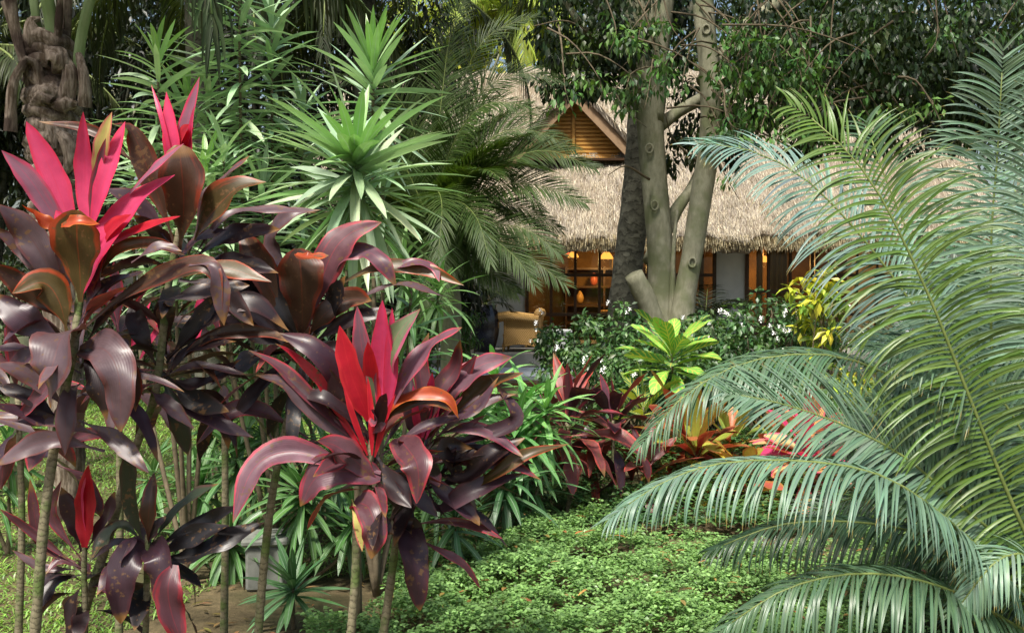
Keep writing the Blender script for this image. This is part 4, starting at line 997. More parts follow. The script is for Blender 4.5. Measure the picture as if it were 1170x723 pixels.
# tall stems with leaves all the way up
def tall(name, base, tips, label, c, young=None, L=.36, W=.034, sp=.0105):
    e = empty(name, base, label, 'shrub'); ms, ml = MB(), MB()
    for (a, b, Y, ln) in tips:
        tip = P(a, b, Y); mid_ = np.array(base) * .5 + tip * .5; mid_[:2] = mid_[:2] * .3 + tip[:2] * .7
        pts = catmull([base, mid_, tip], 40); ms.tube(pts, np.linspace(.016, .006, 40), 7)
        seg_ = np.concatenate([[0], np.cumsum(np.linalg.norm(np.diff(pts, axis=0), axis=1))]); tot = seg_[-1]
        n = int(ln / sp); tt = 1 - (ln / tot) * (1 - (np.arange(n) + .5) / n); idx = tt * 39
        b_ = np.stack([np.interp(idx, np.arange(40), pts[:, q]) for q in range(3)], 1)
        ax = nrm(pts[-1] - pts[-5]); A = nrm(np.array([1., 0, 0]) - ax * ax[0]); B = np.cross(ax, A)
        w_ = (np.arange(n) + .5) / n; e_ = np.interp(w_, [0, .7, .93, 1], [-.1, .25, .8, 1.4]) + rng.normal(0, .18, n); az_ = np.arange(n) * 2.4 + rng.uniform(0, 6)
        d = (np.cos(e_) * np.cos(az_))[:, None] * A + (np.cos(e_) * np.sin(az_))[:, None] * B + np.sin(e_)[:, None] * ax
        cc = vary(c, n, .14, .05)
        if young is not None: m_ = np.clip((w_ - .85) / .1, 0, 1)[:, None]; cc = cc * (1 - m_) + np.array(young) * m_
        leaves(ml, b_, d, L * rng.uniform(.75, 1.1, n) * np.interp(w_, [0, .9, 1], [1, 1, .55]), W, cc, S=7, K=3, droop=.42 * rng.uniform(.3, 1.5, n), fold=.3, kind='strap', roll=rng.normal(0, .25, n))
    BP(ms, 'stem', M['twig'], e); BP(ml, 'foliage', M['narrow'], e)
tall('tall_leafy_shrub', tuple(P(320, 640, 5.6) * [1, 1, 0]), [(272, -60, 5.5, 1.25), (310, 20, 5.8, 1.0), (235, 40, 5.9, .9), (345, 120, 6.1, .9), (255, 170, 5.3, .8), (300, 210, 5.4, .7)], 'tall pale green shrub with leafy stems running up past the top of the picture', LG2, None)
tall('tall_leafy_shrub', tuple(P(215, 640, 5.5) * [1, 1, 0]), [(180, 62, 5.4, .75), (215, 110, 5.6, .8), (150, 170, 5.9, .7), (235, 190, 5.3, .7), (200, 200, 5.2, .6)], 'pale green shrub with a bright upright tip right of the booted palm', LG2, (.28, .48, .12))
# darker green rosettes lower down
def ros(name, px, py, Y, n, L, W, c, label, basepx=None, lo=-.5, droop=.7, rl=.14, extra=(), mat='narrow', hi=1.45, kind='strap', group=None, cat='plant', zb=0.0, young=None, S=7):
    b = P(basepx if basepx else px, 700, Y); b[2] = zb
    st = [(px, py, Y, n, L, W, c, rl)] + [tuple(x_) for x_ in extra]
    return plant(name, tuple(b), st, label, cat, group, mat, srad=.010, lo=lo, droop=droop, kind=kind, hi=hi, young=young, S=S)
ros('green_rosette_plant', 345, 560, 5.4, 52, .38, .046, DG, 'dark green drooping rosette between two cordyline canes, above the pale stone block', droop=.6, extra=[(310, 500, 5.9, 46, .38, .044, DG, .15), (380, 520, 5.8, 40, .36, .042, DG, .12), (405, 590, 5.4, 36, .32, .040, DG, .12)])
ros('green_rosette_plant', 335, 668, 4.7, 34, .30, .036, (.11, .24, .09), 'small green rosette low on the ground beside the pale stone block', lo=-.1, droop=.3, rl=.06)
ros('green_rosette_plant', 270, 520, 5.8, 40, .38, .040, DG, 'dark green rosette left of the leaning cordyline cane', extra=[(262, 615, 5.5, 46, .38, .042, DG, .12), (230, 550, 6.0, 42, .38, .042, DG, .14), (285, 470, 6.1, 42, .38, .042, MGn, .14), (238, 480, 6.3, 40, .38, .042, DG, .14)], droop=.7)
ros('green_rosette_plant', 590, 490, 6.3, 46, .42, .050, (.15, .34, .10), 'fresh green broad strap leaved rosette right of the central red cordyline', extra=[(625, 465, 6.5, 34, .42, .046, (.2, .42, .12), .2), (565, 430, 6.8, 30, .42, .046, (.2, .42, .12), .2), (610, 540, 6.5, 34, .42, .042, (.10, .24, .08), .2), (545, 480, 6.4, 34, .42, .048, (.17, .36, .11), .2), (575, 545, 6.1, 40, .40, .042, (.07, .17, .06), .2), (600, 460, 6.6, 30, .40, .046, (.18, .40, .10), .2)], droop=.8)
ros('green_rosette_plant', 520, 590, 5.5, 34, .34, .038, (.07, .16, .06), 'deep green rosette under the fresh green one, beside the ground cover', extra=[(500, 540, 5.9, 30, .36, .038, DG, .15)], droop=.8)
ros('green_rosette_plant', 395, 430, 6.6, 34, .42, .038, MGn, 'mid green narrow leaved plant half hidden behind the central red cordyline', extra=[(330, 440, 6.8, 34, .42, .036, MGn, .2), (440, 400, 7, 34, .42, .036, MGn, .2), (300, 350, 6.6, 30, .42, .036, MGn, .25), (340, 330, 6.2, 30, .40, .036, LG2, .25), (290, 440, 6.4, 30, .4, .036, DG, .25)])
ros('green_rosette_plant', 500, 330, 7.2, 30, .38, .034, MGn, 'green narrow leaved plant below the date palm fronds', extra=[(460, 300, 6.8, 30, .40, .034, MGn, .2), (470, 400, 7, 34, .42, .036, DG, .2)])
ros('green_rosette_plant', 10, 505, 6.0, 30, .36, .036, DG, 'dark green rosette at the left edge of the lawn', extra=[(-10, 540, 6, 26, .36, .036, DG, .15)])
ros('green_rosette_plant', 175, 540, 6.4, 30, .36, .036, DG, 'dark green rosette behind the low dark cordyline', extra=[(215, 610, 5.9, 34, .36, .036, DG, .15)], droop=.9)

def shrub(name, px, py, Y, rx, rz, label, cols, n=60, per=26, L=.085, W=.042, base_py=None, mat='small', cat='shrub', flowers=0, hang=.2, zc=None, ry=None, kind='oval', fl='white'):
    c = P(px, py, Y); e = empty(name, (c[0], Y, 0), label, cat)
    cs, rs = [], []
    ry = rx if ry is None else ry
    for _ in range(n):
        q = blob_pts(1, c, (rx, ry, rz), .4)[0]; q[2] = max(q[2], .08); cs.append(q); rs.append(np.array([.20, .20, .15]) * (rx * rz) ** .5 * rng.uniform(.7, 1.4))
    ms = MB()
    for q in cs[::3]:
        b0 = np.array([c[0] + rng.normal(0, .08), Y + rng.normal(0, .08), 0]); ms.tube(catmull([b0, (b0 + q) / 2 + rng.normal(0, .08, 3), q], 8), np.linspace(.016, .004, 8), 5)
    BP(ms, 'stem', M['twig'], e)
    ml = MB(); leaf_clumps(ml, cs, rs, per, L, W, cols, hang=hang, S=3, K=3, kind=kind); BP(ml, 'foliage', M[mat], e)
    if flowers:
        for _ in range(flowers):
            mf = MB()
            q = cs[rng.integers(0, len(cs))] + rng.normal(0, .08, 3); q = q + nrm(q - c) * .16; q[1] -= .22; q[2] += .04
            for j in range(rng.integers(2, 4)):
                o = q + rng.normal(0, .022, 3); n0 = nrm(np.array([rng.normal(0, .5), -1, .8]))
                A = nrm(np.cross(n0, [0, 0, 1.])); B = np.cross(A, n0); a = np.arange(5) * 1.2566
                d = np.cos(a)[:, None] * A + np.sin(a)[:, None] * B + n0 * .3
                leaves(mf, np.tile(o, (5, 1)), d, .030, .021, (.8, .8, .76), S=3, K=3, droop=0.1, kind='oval', fold=.2)
            BP(mf, 'flower_cluster', M['white'], e)
    return e
SG = [(.07, .145, .05), (.10, .19, .06), (.05, .11, .04)]
shrub('flowering_shrub', 650, 400, 11.2, .45, .38, 'dark green shrub with white flowers directly right of the wicker armchair', SG, n=55, flowers=5)
shrub('flowering_shrub', 705, 395, 10.8, .50, .42, 'white flowered shrub in front of the sawn stump limb', SG, n=60, flowers=6)
shrub('flowering_shrub', 690, 440, 10.0, .75, .34, 'low spreading white flowered shrub behind the twin red cordylines', SG, n=85, flowers=8)
shrub('flowering_shrub', 880, 388, 10.6, .80, .46, 'wide white flowered shrub right of the forked tree, under the curtained window', SG, n=130, flowers=34)
shrub('flowering_shrub', 800, 390, 11.3, .45, .36, 'dark shrub with few white flowers at the foot of the forked tree', SG, n=60, flowers=6)
shrub('flowering_shrub', 760, 430, 10.2, .8, .42, 'dark flowering shrub behind the yellow veined croton', SG, n=90, flowers=8)
shrub('green_shrub', 860, 440, 9.6, .8, .35, 'low dark shrub under the arching palm frond tip', SG, n=80)
shrub('fern_shrub', 520, 378, 12.6, .35, .34, 'light green feathery shrub left of the glossy black pot', [(.12, .22, .06), (.09, .18, .05)], n=60, L=.09, W=.028, hang=.3)
shrub('fern_shrub', 470, 385, 12.9, .55, .4, 'feathery green shrub at the foot of the date palm trunk', [(.09, .18, .05), (.06, .12, .04)], n=70, L=.09, W=.028)
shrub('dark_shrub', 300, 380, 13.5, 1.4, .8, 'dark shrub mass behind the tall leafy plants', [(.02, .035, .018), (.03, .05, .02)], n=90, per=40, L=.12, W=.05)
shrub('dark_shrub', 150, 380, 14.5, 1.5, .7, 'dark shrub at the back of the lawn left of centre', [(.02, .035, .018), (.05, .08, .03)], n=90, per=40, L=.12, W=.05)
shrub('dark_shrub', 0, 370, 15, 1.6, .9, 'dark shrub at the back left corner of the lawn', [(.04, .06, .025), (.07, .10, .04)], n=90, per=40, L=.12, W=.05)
shrub('golden_shrub', 930, 355, 9.8, .28, .42, 'golden yellow shrub glowing right of the white flowered one', [(.50, .50, .04), (.40, .46, .05), (.18, .28, .04)], n=26, per=14, L=.14, W=.055)
shrub('golden_shrub', 985, 440, 9.4, .3, .2, 'small golden shrub glimpsed behind the big palm fronds', [(.50, .50, .04), (.35, .42, .05)], n=18, per=12, L=.14, W=.055)
shrub('green_shrub', 1000, 470, 8.6, .8, .4, 'mid green shrub behind the thick of the big palm fronds', [(.08, .15, .04), (.14, .2, .05)], n=80, L=.1, W=.045)
shrub('green_shrub', 1150, 440, 9.5, 1.0, .8, 'green shrub at the right edge behind the upright palm fronds', [(.08, .14, .04), (.16, .2, .06)], n=90, per=24, L=.11, W=.05)
shrub('green_shrub', 1120, 620, 6.0, .8, .22, 'low leafy growth under the palm at the lower right', [(.10, .18, .05), (.14, .2, .06)], n=60, L=.06, W=.03)
shrub('green_shrub', 560, 560, 8.4, .5, .25, 'shadowy low shrub behind the fresh green rosettes', SG, n=50, L=.05, W=.025)

# croton with yellow veins
def croton(name, px, py, Y, n, L, W, cols, cb, label, lo=.0, hi=1.4, droop=.45, mat='croton', rl=.16, stems=1, spread=.12):
    b = P(px, 700, Y); b[2] = 0; e = empty(name, tuple(b), label, 'croton'); ms, ml = MB(), MB()
    for s in range(stems):
        tip = P(px, py, Y) + (np.array([rng.normal(0, spread), rng.normal(0, spread), rng.normal(0, spread * .5)]) if s else 0)
        ms.tube(catmull([b, b * .5 + tip * .5 + rng.normal(0, .02, 3), tip], 12), np.linspace(.014, .008, 12), 7)
        c = np.array(cols)[rng.integers(0, len(cols), n)] * (1 + rng.normal(0, .12, (n, 1)))
        t = (np.arange(n) + .5) / n; bb = tip - np.array([0, 0, 1]) * rl * (1 - t)[:, None]
        e_ = lo + (hi - lo) * t ** 1.3 + rng.normal(0, .14, n); a = np.arange(n) * 2.4 + rng.uniform(0, 6)
        d = np.stack([np.cos(e_) * np.cos(a), np.cos(e_) * np.sin(a), np.sin(e_)], 1)
        leaves(ml, bb, d, L * rng.uniform(.75, 1.15, n), W, np.clip(c, .01, .9), np.broadcast_to(np.array(cb, float), (n, 3)), S=9, K=5, droop=droop * rng.uniform(.5, 1.6, n), fold=.25, kind='spoon', wave=.12, roll=rng.normal(0, .35, n))
    BP(ms, 'stem', M['twig'], e); BP(ml, 'foliage', M[mat], e); return e
croton('croton', 768, 400, 9.0, 34, .50, .13, [(.16, .42, .07), (.24, .55, .08), (.09, .28, .09)], (.10, .3, .06), 'croton with bright green paddle leaves veined yellow, in front of the forked tree', lo=-.1, hi=1.3, rl=.22, droop=.5)
croton('croton', 735, 465, 8.8, 16, .42, .10, [(.07, .20, .07), (.40, .42, .08)], (.1, .3, .06), 'smaller yellow speckled croton below and left of the bright one', lo=-.4, rl=.15)
OR = [(.30, .07, .03), (.42, .14, .05), (.34, .42, .06), (.48, .52, .08), (.20, .03, .02), (.40, .48, .07)]
croton('bronze_croton', 795, 515, 7.6, 30, .50, .13, OR, (.40, .14, .05), 'bronze and lime coloured croton peeping through the lower palm fronds', mat='young', lo=-.5, rl=.2, stems=2)
croton('bronze_croton', 850, 545, 7.2, 24, .36, .10, [(.50, .45, .05), (.40, .42, .06), (.5, .12, .08)], (.4, .2, .04), 'yellow and red croton low behind the hanging leaflets of the middle frond', mat='young', lo=-.5, rl=.2)
croton('pink_croton', 925, 508, 7.4, 28, .46, .12, [(.70, .06, .20), (.65, .35, .12), (.6, .5, .2)], (.7, .1, .2), 'pink and cream croton showing through the fronds right of the bronze one', mat='young', lo=-.3, rl=.2, stems=2)
croton('yellow_croton', 780, 590, 7.3, 9, .24, .06, [(.45, .46, .05), (.16, .26, .05), (.6, .45, .03)], (.5, .4, .04), 'small yellow and green plant at the edge of the ground cover', mat='young', lo=-.3, rl=.05)
croton('yellow_croton', 885, 595, 7.2, 12, .26, .07, [(.45, .50, .07), (.3, .45, .07)], (.5, .4, .04), 'lime yellow leaved plant low under the middle palm fronds', mat='young', lo=-.3, rl=.08)

# pale stone block
sb_ = P(307, 640, 5.9)
sb_ = P(306, 640, 5.4); mb = MB(); mb.box((sb_[0], 5.4, .12), (.21, .24, .24), R(8), bev=.015); mb.box((sb_[0], 5.4, .262), (.25, .28, .04), R(8), bev=.012)
o = mb.build('stone_block', M['stone'], smooth=False, origin=(sb_[0], 5.4, 0)); tag(o, 'pale stone block standing between the canes on the left', 'stone block')
# young palm post left
p0 = P(25, 470, 8); mb = MB(); mb.tube([P(25, 700, 8) * [1, 1, 0], P(24, 430, 8), P(22, 385, 8)], [.085, .08, .07], 14)
o = mb.build('tree_trunk', M['bark'], origin=(p0[0], 8, 0)); tag(o, 'pale grey green young trunk behind the leaves at the left edge', 'tree trunk')
p1 = P(72, 330, 9); mb = MB(); mb.tube([P(75, 600, 9) * [1, 1, 0], P(73, 430, 9), P(71, 290, 9), P(60, 200, 9)], [.06, .055, .05, .03], 12)
o = mb.build('tree_trunk', M['bark'], origin=(p1[0], 9, 0)); tag(o, 'thin pale young trunk in front of the dark shrubs at the left', 'tree trunk')
# fallen leaves on the soil
n = 900; x, y = scatter(n, -1.6, 1.0, 4.3, 8.0); mb = MB(); a = rng.uniform(0, 6.28, n)
leaves(mb, np.stack([x, y, np.full(n, .012)], 1), np.stack([np.cos(a), np.sin(a), np.full(n, .12)], 1), rng.uniform(.03, .09, n), rng.uniform(.01, .025, n), vary((.24, .15, .06), n, .35, .15), S=4, K=3, droop=.2, kind='oval')
tag(mb.build('leaf_litter', M['small']), 'dry brown fallen leaves strewn on the bare soil', 'leaf litter', kind='stuff')

shrub('low_fern', 700, 585, 7.5, .5, .15, 'dull green ferny clump in front of the twin red cordylines', [(.10, .19, .06), (.16, .25, .09)], n=60, per=30, L=.05, W=.022)
shrub('low_fern', 620, 585, 7.6, .45, .16, 'ferny clump behind the patch of bare soil', [(.10, .19, .06), (.14, .22, .08)], n=50, per=30, L=.05, W=.022)
shrub('low_fern', 860, 560, 7.9, .7, .3, 'green ferny clump between the bronze and pink crotons', [(.09, .18, .05), (.14, .24, .07)], n=60, per=30, L=.06, W=.026)
croton('lime_croton', 835, 505, 8.2, 26, .40, .10, [(.30, .44, .07), (.22, .36, .07), (.40, .12, .04)], (.42, .3, .06), 'lime and bronze croton just right of and behind the bronze one', mat='young', lo=-.3, rl=.2, stems=2)
n = 160; x, y = scatter(n, -.6, 2.2, 4.4, 6.2); mb = MB(); a = rng.uniform(0, 6.28, n)
leaves(mb, np.stack([x, y, hc(x, y) + .02], 1), np.stack([np.cos(a), np.sin(a), np.full(n, .15)], 1), rng.uniform(.04, .10, n), rng.uniform(.012, .028, n), vary((.30, .18, .06), n, .35, .15), S=4, K=3, droop=.4, kind='oval')
tag(mb.build('leaf_litter', M['small']), 'scattered dead leaves lying on the ground cover', 'leaf litter', kind='stuff')
# ------------------------------------------------------------------ cordylines (foreground)
K_ = {  # centre colour, edge colour
 'pink': ((.66, .055, .16), (.72, .035, .10)), 'pinkgrey': ((.30, .13, .19), (.66, .05, .13)), 'red': ((.50, .012, .03), (.62, .03, .04)),
 'mauve': ((.095, .058, .066), (.14, .04, .035)), 'mauvepink': ((.125, .055, .075), (.40, .04, .07)), 'dark': ((.022, .011, .013), (.050, .014, .012)),
 'purple': ((.045, .020, .030), (.08, .018, .025)), 'olive': ((.070, .048, .012), (.36, .05, .012)), 'brown': ((.055, .026, .014), (.20, .03, .012)),
 'green': ((.13, .17, .085), (.42, .07, .15)), 'black': ((.012, .010, .011), (.025, .012, .014)), 'orange': ((.36, .05, .01), (.52, .14, .015)),
 'cream': ((.50, .46, .14), (.60, .12, .14)), 'darkgreen': ((.028, .040, .020), (.06, .028, .02)), 'rust': ((.20, .055, .05), (.50, .07, .05)), 'redmauve': ((.10, .038, .048), (.34, .028, .04)),
}
def HL(mb, l, w, kind, Y, roll=None, fold=.22, shape='cordyline', wave=.22, face=(0, -.78, .62), S=24, K=7):
    if isinstance(kind, tuple): kind = kind[0]; shape = 'drape'
    if shape == 'cordyline': w = w * .86
    n = len(l); pts = []
    for i, q in enumerate(l):
        t = i / (n - 1); dy = q[2] if len(q) > 2 else rng.uniform(-.10, .0) * t
        pts.append(P(q[0], q[1], Y + dy))
    c = catmull(pts, S); T = nrm(np.gradient(c, axis=0)); Nn = np.broadcast_to(nrm(np.array(face, float)), T.shape)
    Sd = nrm(np.cross(T, Nn)); N2 = np.cross(Sd, T)
    r = rng.uniform(-.35, .35) if roll is None else roll
    # slow twist from base to tip
    rr = (r + np.linspace(0, 1, S) * rng.uniform(-.3, .3))[:, None]
    Sd, N2 = Sd * np.cos(rr) + N2 * np.sin(rr), N2 * np.cos(rr) - Sd * np.sin(rr)
    ca, cb = K_[kind]; v = 1 + rng.normal(0, .10)
    ribbon(mb, c[None], Sd[None], N2[None], np.array([w / F * Y * 1.0]), np.clip(np.array([ca]) * v, 0, .9), np.clip(np.array([cb]) * v, 0, .9), K=K, fold=fold, kind=shape, wave=wave)
def fill(mb, px, py, Y, n, L, W, kinds, lo=-.5, hi=1.2, rl=.2, droop=1.0, a0=0, a1=6.283, ax=(0, 0, 1), dY=0):
    tip = P(px, py, Y); t = (np.arange(n) + .5) / n; b = tip - np.array([0, 0, 1.]) * rl * (1 - t)[:, None]
    e = lo + (hi - lo) * t + rng.normal(0, .15, n); a = a0 + ((np.arange(n) * 2.39996) % 6.283) / 6.283 * (a1 - a0) + rng.uniform(-.2, .2, n)
    d = np.stack([np.cos(e) * np.cos(a), np.cos(e) * np.sin(a), np.sin(e)], 1)
    kk = rng.integers(0, len(kinds), n); ca = np.array([K_[kinds[q]][0] for q in kk]); cb = np.array([K_[kinds[q]][1] for q in kk]); v = 1 + rng.normal(0, .12, (n, 1))
    leaves(mb, b, d, L * rng.uniform(.75, 1.1, n), W * rng.uniform(.8, 1.1, n), np.clip(ca * v, .004, .9), np.clip(cb * v, .004, .9), S=16, K=5, droop=droop * rng.uniform(.3, 1.6, n), dpos=rng.uniform(.35, .7, n), dwid=.18, fold=.22, kind='cordyline', wave=.18, roll=rng.normal(0, .4, n))
def cane(ms, l, Y, r0, r1):
    pts = catmull([P(q[0], q[1], Y + (q[2] if len(q) > 2 else 0)) for q in l], 60)
    # down to the ground
    g = pts[0].copy(); g2 = g + (pts[0] - pts[1]) * 0; d = nrm(pts[0] - pts[2]); g2 = g + d * (g[2] / max(-d[2], .3)); g2[2] = -.02
    pts = np.vstack([np.linspace(g2, g, 14)[:-1], pts]); n = len(pts)
    ms.tube(pts, np.linspace(r0, r1, n) * (1 + .06 * rng.normal(0, 1, n).clip(-1, 1)), 12); return g2
def cordy(base_px, Y, label, name='cordyline'):
    b = P(base_px, 700, Y); b[2] = 0; return empty(name, tuple(b), label, 'cordyline', 'dark red leaved cordylines')
def fin(e, ms, ml, my):
    if ms.n: BP(ms, 'cane', M['cane'], e)
    if ml.n: BP(ml, 'leaf_rosette', M['cord'], e)
    if my.n: BP(my, 'young_leaves', M['young'], e)

# ---- A : front left, big pink head
Y = 3.3; e = cordy(38, Y, 'tall cordyline at the left edge with the largest bright pink head'); ms, ml, my = MB(), MB(), MB()
cane(ms, [(40, 723), (50, 600), (62, 510), (72, 455), (84, 400), (92, 330, .03), (97, 280, .03)], Y, .0185, .013)
for l, w, k in (
 ([(80, 275), (34, 205), (2, 172)], 24, 'pinkgrey'), ([(84, 262), (57, 192), (30, 139)], 30, 'pink'), ([(98, 262), (97, 192), (95, 128)], 22, 'pink'),
 ([(105, 258), (120, 205), (143, 139)], 24, 'pink'), ([(110, 215), (117, 165), (128, 128)], 19, 'cream'), ([(104, 250), (112, 200), (121, 158)], 14, 'mauvepink'),
 ([(92, 335), (112, 285), (155, 232), (200, 200)], 46, 'pink'), ([(148, 222), (178, 192), (210, 164)], 17, 'pinkgrey'), ([(112, 285), (160, 262), (206, 247)], 15, 'red'),
 ([(92, 325), (120, 270), (150, 245)], 26, 'red'), ([(88, 300), (78, 270), (64, 240)], 24, 'pink'), ([(92, 330), (96, 290), (108, 255)], 22, 'pink')):
    HL(my, l, w, k, Y, shape='blade', wave=.06)
HL(my, [(70, 262), (45, 250), (25, 234)], 17, 'orange', Y - .06, shape='blade')
HL(ml, [(92, 345, -.03), (91, 305, -.05), (88, 268, -.08), (88, 240, -.10)], 56, 'olive', Y - .05, roll=0, shape='spoon', wave=.05)
HL(ml, [(70, 258, -.12), (88, 252, -.16), (114, 256, -.13)], 14, 'orange', Y - .03, shape='blade', wave=.2)
for l, w, k in (
 ([(80, 360, .02), (52, 300), (28, 262), (-5, 232)], 40, 'mauve'), ([(75, 345, .04), (45, 305), (20, 280), (-12, 258)], 26, 'mauve'), ([(78, 385), (68, 345), (48, 322), (14, 335)], 42, 'olive'),
 ([(82, 392), (50, 378), (20, 360), (-10, 335)], 38, 'purple'), ([(74, 350, .05), (74, 305, .05), (76, 265, .04)], 26, 'mauve'), ([(92, 378), (68, 384, -.10), (62, 415, -.17), (58, 466, -.15)], 56, ('mauve', 1)),
 ([(90, 400), (118, 398, -.06), (136, 430, -.12), (138, 493, -.12)], 44, ('mauve', 1)), ([(92, 400), (104, 405, -.06), (114, 435, -.1), (122, 480, -.1)], 34, 'dark'),
 ([(83, 385), (144, 337), (216, 303, -.1), (246, 312, -.14), (254, 366, -.15)], 28, 'brown'), ([(216, 303, -.11), (246, 308, -.15), (256, 372, -.15)], 24, 'mauve'), ([(180, 325, .02), (245, 306), (310, 322)], 24, 'olive'),
 ([(180, 345, .05), (240, 332, .05), (285, 326, .05)], 30, 'dark'), ([(105, 332), (130, 288), (175, 278), (212, 292)], 20, 'olive'), ([(150, 300, -.1), (180, 282, -.12), (208, 287, -.12)], 16, 'mauve'),
 ([(120, 515), (55, 503), (-6, 532)], 28, 'mauve'), ([(122, 500), (62, 482), (-6, 476)], 24, 'mauve'), ([(90, 492), (45, 478), (-8, 462)], 26, 'purple'), ([(80, 470), (36, 430), (-8, 415)], 26, 'mauve'),
 ([(70, 480), (35, 455), (-4, 440)], 24, 'dark'), ([(100, 395), (125, 400), (150, 430), (155, 470)], 26, 'brown'), ([(85, 400), (40, 402), (5, 425)], 24, 'purple'), ([(84, 400), (55, 440), (20, 480)], 22, 'redmauve'),
 ([(90, 480), (130, 500), (170, 540)], 24, 'mauve'), ([(80, 372), (30, 330), (-10, 300)], 30, 'brown'), ([(90, 372), (120, 330), (165, 310)], 26, 'dark'), ([(92, 368), (110, 320), (125, 280)], 24, 'purple')):
    HL(ml, l, w, k, Y)
fill(ml, 92, 400, Y + .12, 9, .38, .068, ['purple', 'dark', 'mauve'], lo=-.3, hi=1.0, rl=.16, droop=1.0)
fill(ml, 60, 500, Y + .25, 6, .36, .066, ['mauve', 'purple', 'redmauve'], lo=-.2, hi=.8, rl=.1, droop=.8)
fill(ml, 90, 370, Y + .05, 7, .36, .045, ['purple', 'rust', 'mauve', 'dark'], lo=-.2, hi=1.1, rl=.2, droop=.8)
fin(e, ms, ml, my)

# ---- B : second, behind the arch, with slim crimson tip
Y = 3.55; e = cordy(90, Y, 'cordyline on the slanting pale cane with a slim crimson tip beside two brown paddle leaves'); ms, ml, my = MB(), MB(), MB()
cane(ms, [(88, 723), (122, 620), (150, 525), (176, 455), (184, 400), (192, 330), (205, 262)], Y, .019, .012)
for l, w, k in (([(200, 230), (196, 160), (190, 105)], 18, 'pink'), ([(208, 225), (212, 150), (228, 88)], 19, 'pinkgrey'), ([(203, 220), (186, 140), (173, 97)], 6, 'pink'), ([(206, 215), (216, 165), (222, 122)], 16, 'pink'), ([(200, 200), (205, 165), (216, 142)], 28, 'red'), ([(205, 180), (214, 160), (222, 146)], 18, 'red')):
    HL(my, l, w, k, Y - .06, shape='blade', wave=.05)
for l, w, k, sh in (
 ([(206, 285), (209, 240, -.1), (208, 200, -.14), (204, 166, -.14)], 46, 'brown', 'spoon'), ([(215, 290), (236, 250, -.08), (268, 215, -.12), (304, 208, -.12)], 42, 'olive', 'cordyline'),
 ([(215, 285, .06), (250, 215, .05), (285, 178, .05)], 36, 'mauve', 'cordyline'), ([(200, 280), (172, 200), (150, 150), (128, 142, -.1)], 32, 'brown', 'cordyline'), ([(168, 200, .0), (110, 152), (44, 139)], 14, 'brown', 'cordyline'),
 ([(195, 280), (160, 235), (120, 215)], 26, 'purple', 'cordyline'), ([(215, 300), (260, 270), (320, 262)], 30, 'dark', 'cordyline'), ([(215, 305), (265, 300), (318, 312)], 30, 'dark', 'cordyline'),
 ([(210, 310), (255, 250), (300, 240), (362, 243)], 18, 'mauve', 'cordyline'), ([(205, 320), (250, 330), (290, 372)], 30, 'dark', 'cordyline'), ([(200, 300), (225, 275), (260, 262)], 24, 'purple', 'cordyline'),
 ([(190, 410), (235, 370), (285, 345), (330, 378)], 30, 'dark', 'cordyline'), ([(186, 430), (240, 385), (300, 380), (335, 392)], 20, 'brown', 'cordyline'), ([(186, 430), (230, 440), (276, 410)], 32, 'dark', 'cordyline'),
 ([(180, 432), (225, 418), (282, 428)], 15, 'mauve', 'cordyline'), ([(170, 445), (192, 462, -.1), (222, 490, -.1)], 20, 'mauve', 'cordyline'), ([(186, 425), (220, 455), (262, 470)], 28, 'black', 'cordyline'),
 ([(180, 420), (160, 380), (150, 340)], 26, 'dark', 'cordyline'), ([(184, 425), (200, 470), (215, 520)], 26, 'darkgreen', 'cordyline'), ([(182, 430), (150, 420), (130, 380)], 22, 'purple', 'cordyline'),
 ([(190, 415), (240, 350), (250, 335)], 28, 'black', 'cordyline'), ([(176, 450), (240, 480), (290, 500)], 20, 'purple', 'cordyline'), ([(186, 440), (215, 400), (270, 390)], 24, 'dark', 'cordyline')):
    HL(ml, l, w, k, Y, shape=sh)
fill(ml, 190, 405, Y + .15, 11, .40, .068, ['dark', 'black', 'purple', 'dark', 'brown'], lo=-.4, hi=1.0, rl=.2, droop=1.0)
fill(ml, 206, 290, Y + .12, 9, .38, .068, ['dark', 'purple', 'black'], lo=-.3, hi=1.0, rl=.15)
for l, w in (([(150, 400), (160, 370), (172, 345)], 8), ([(160, 410), (178, 380), (200, 350)], 8), ([(232, 330, .3), (226, 370, .3), (222, 400, .3)], 14)): HL(my, l, w, 'pink', Y + .1, shape='blade')
fill(ml, 195, 370, Y + .05, 14, .38, .048, ['dark', 'rust', 'purple', 'brown'], lo=-.3, hi=1.0, rl=.25, droop=.8)
fin(e, ms, ml, my)

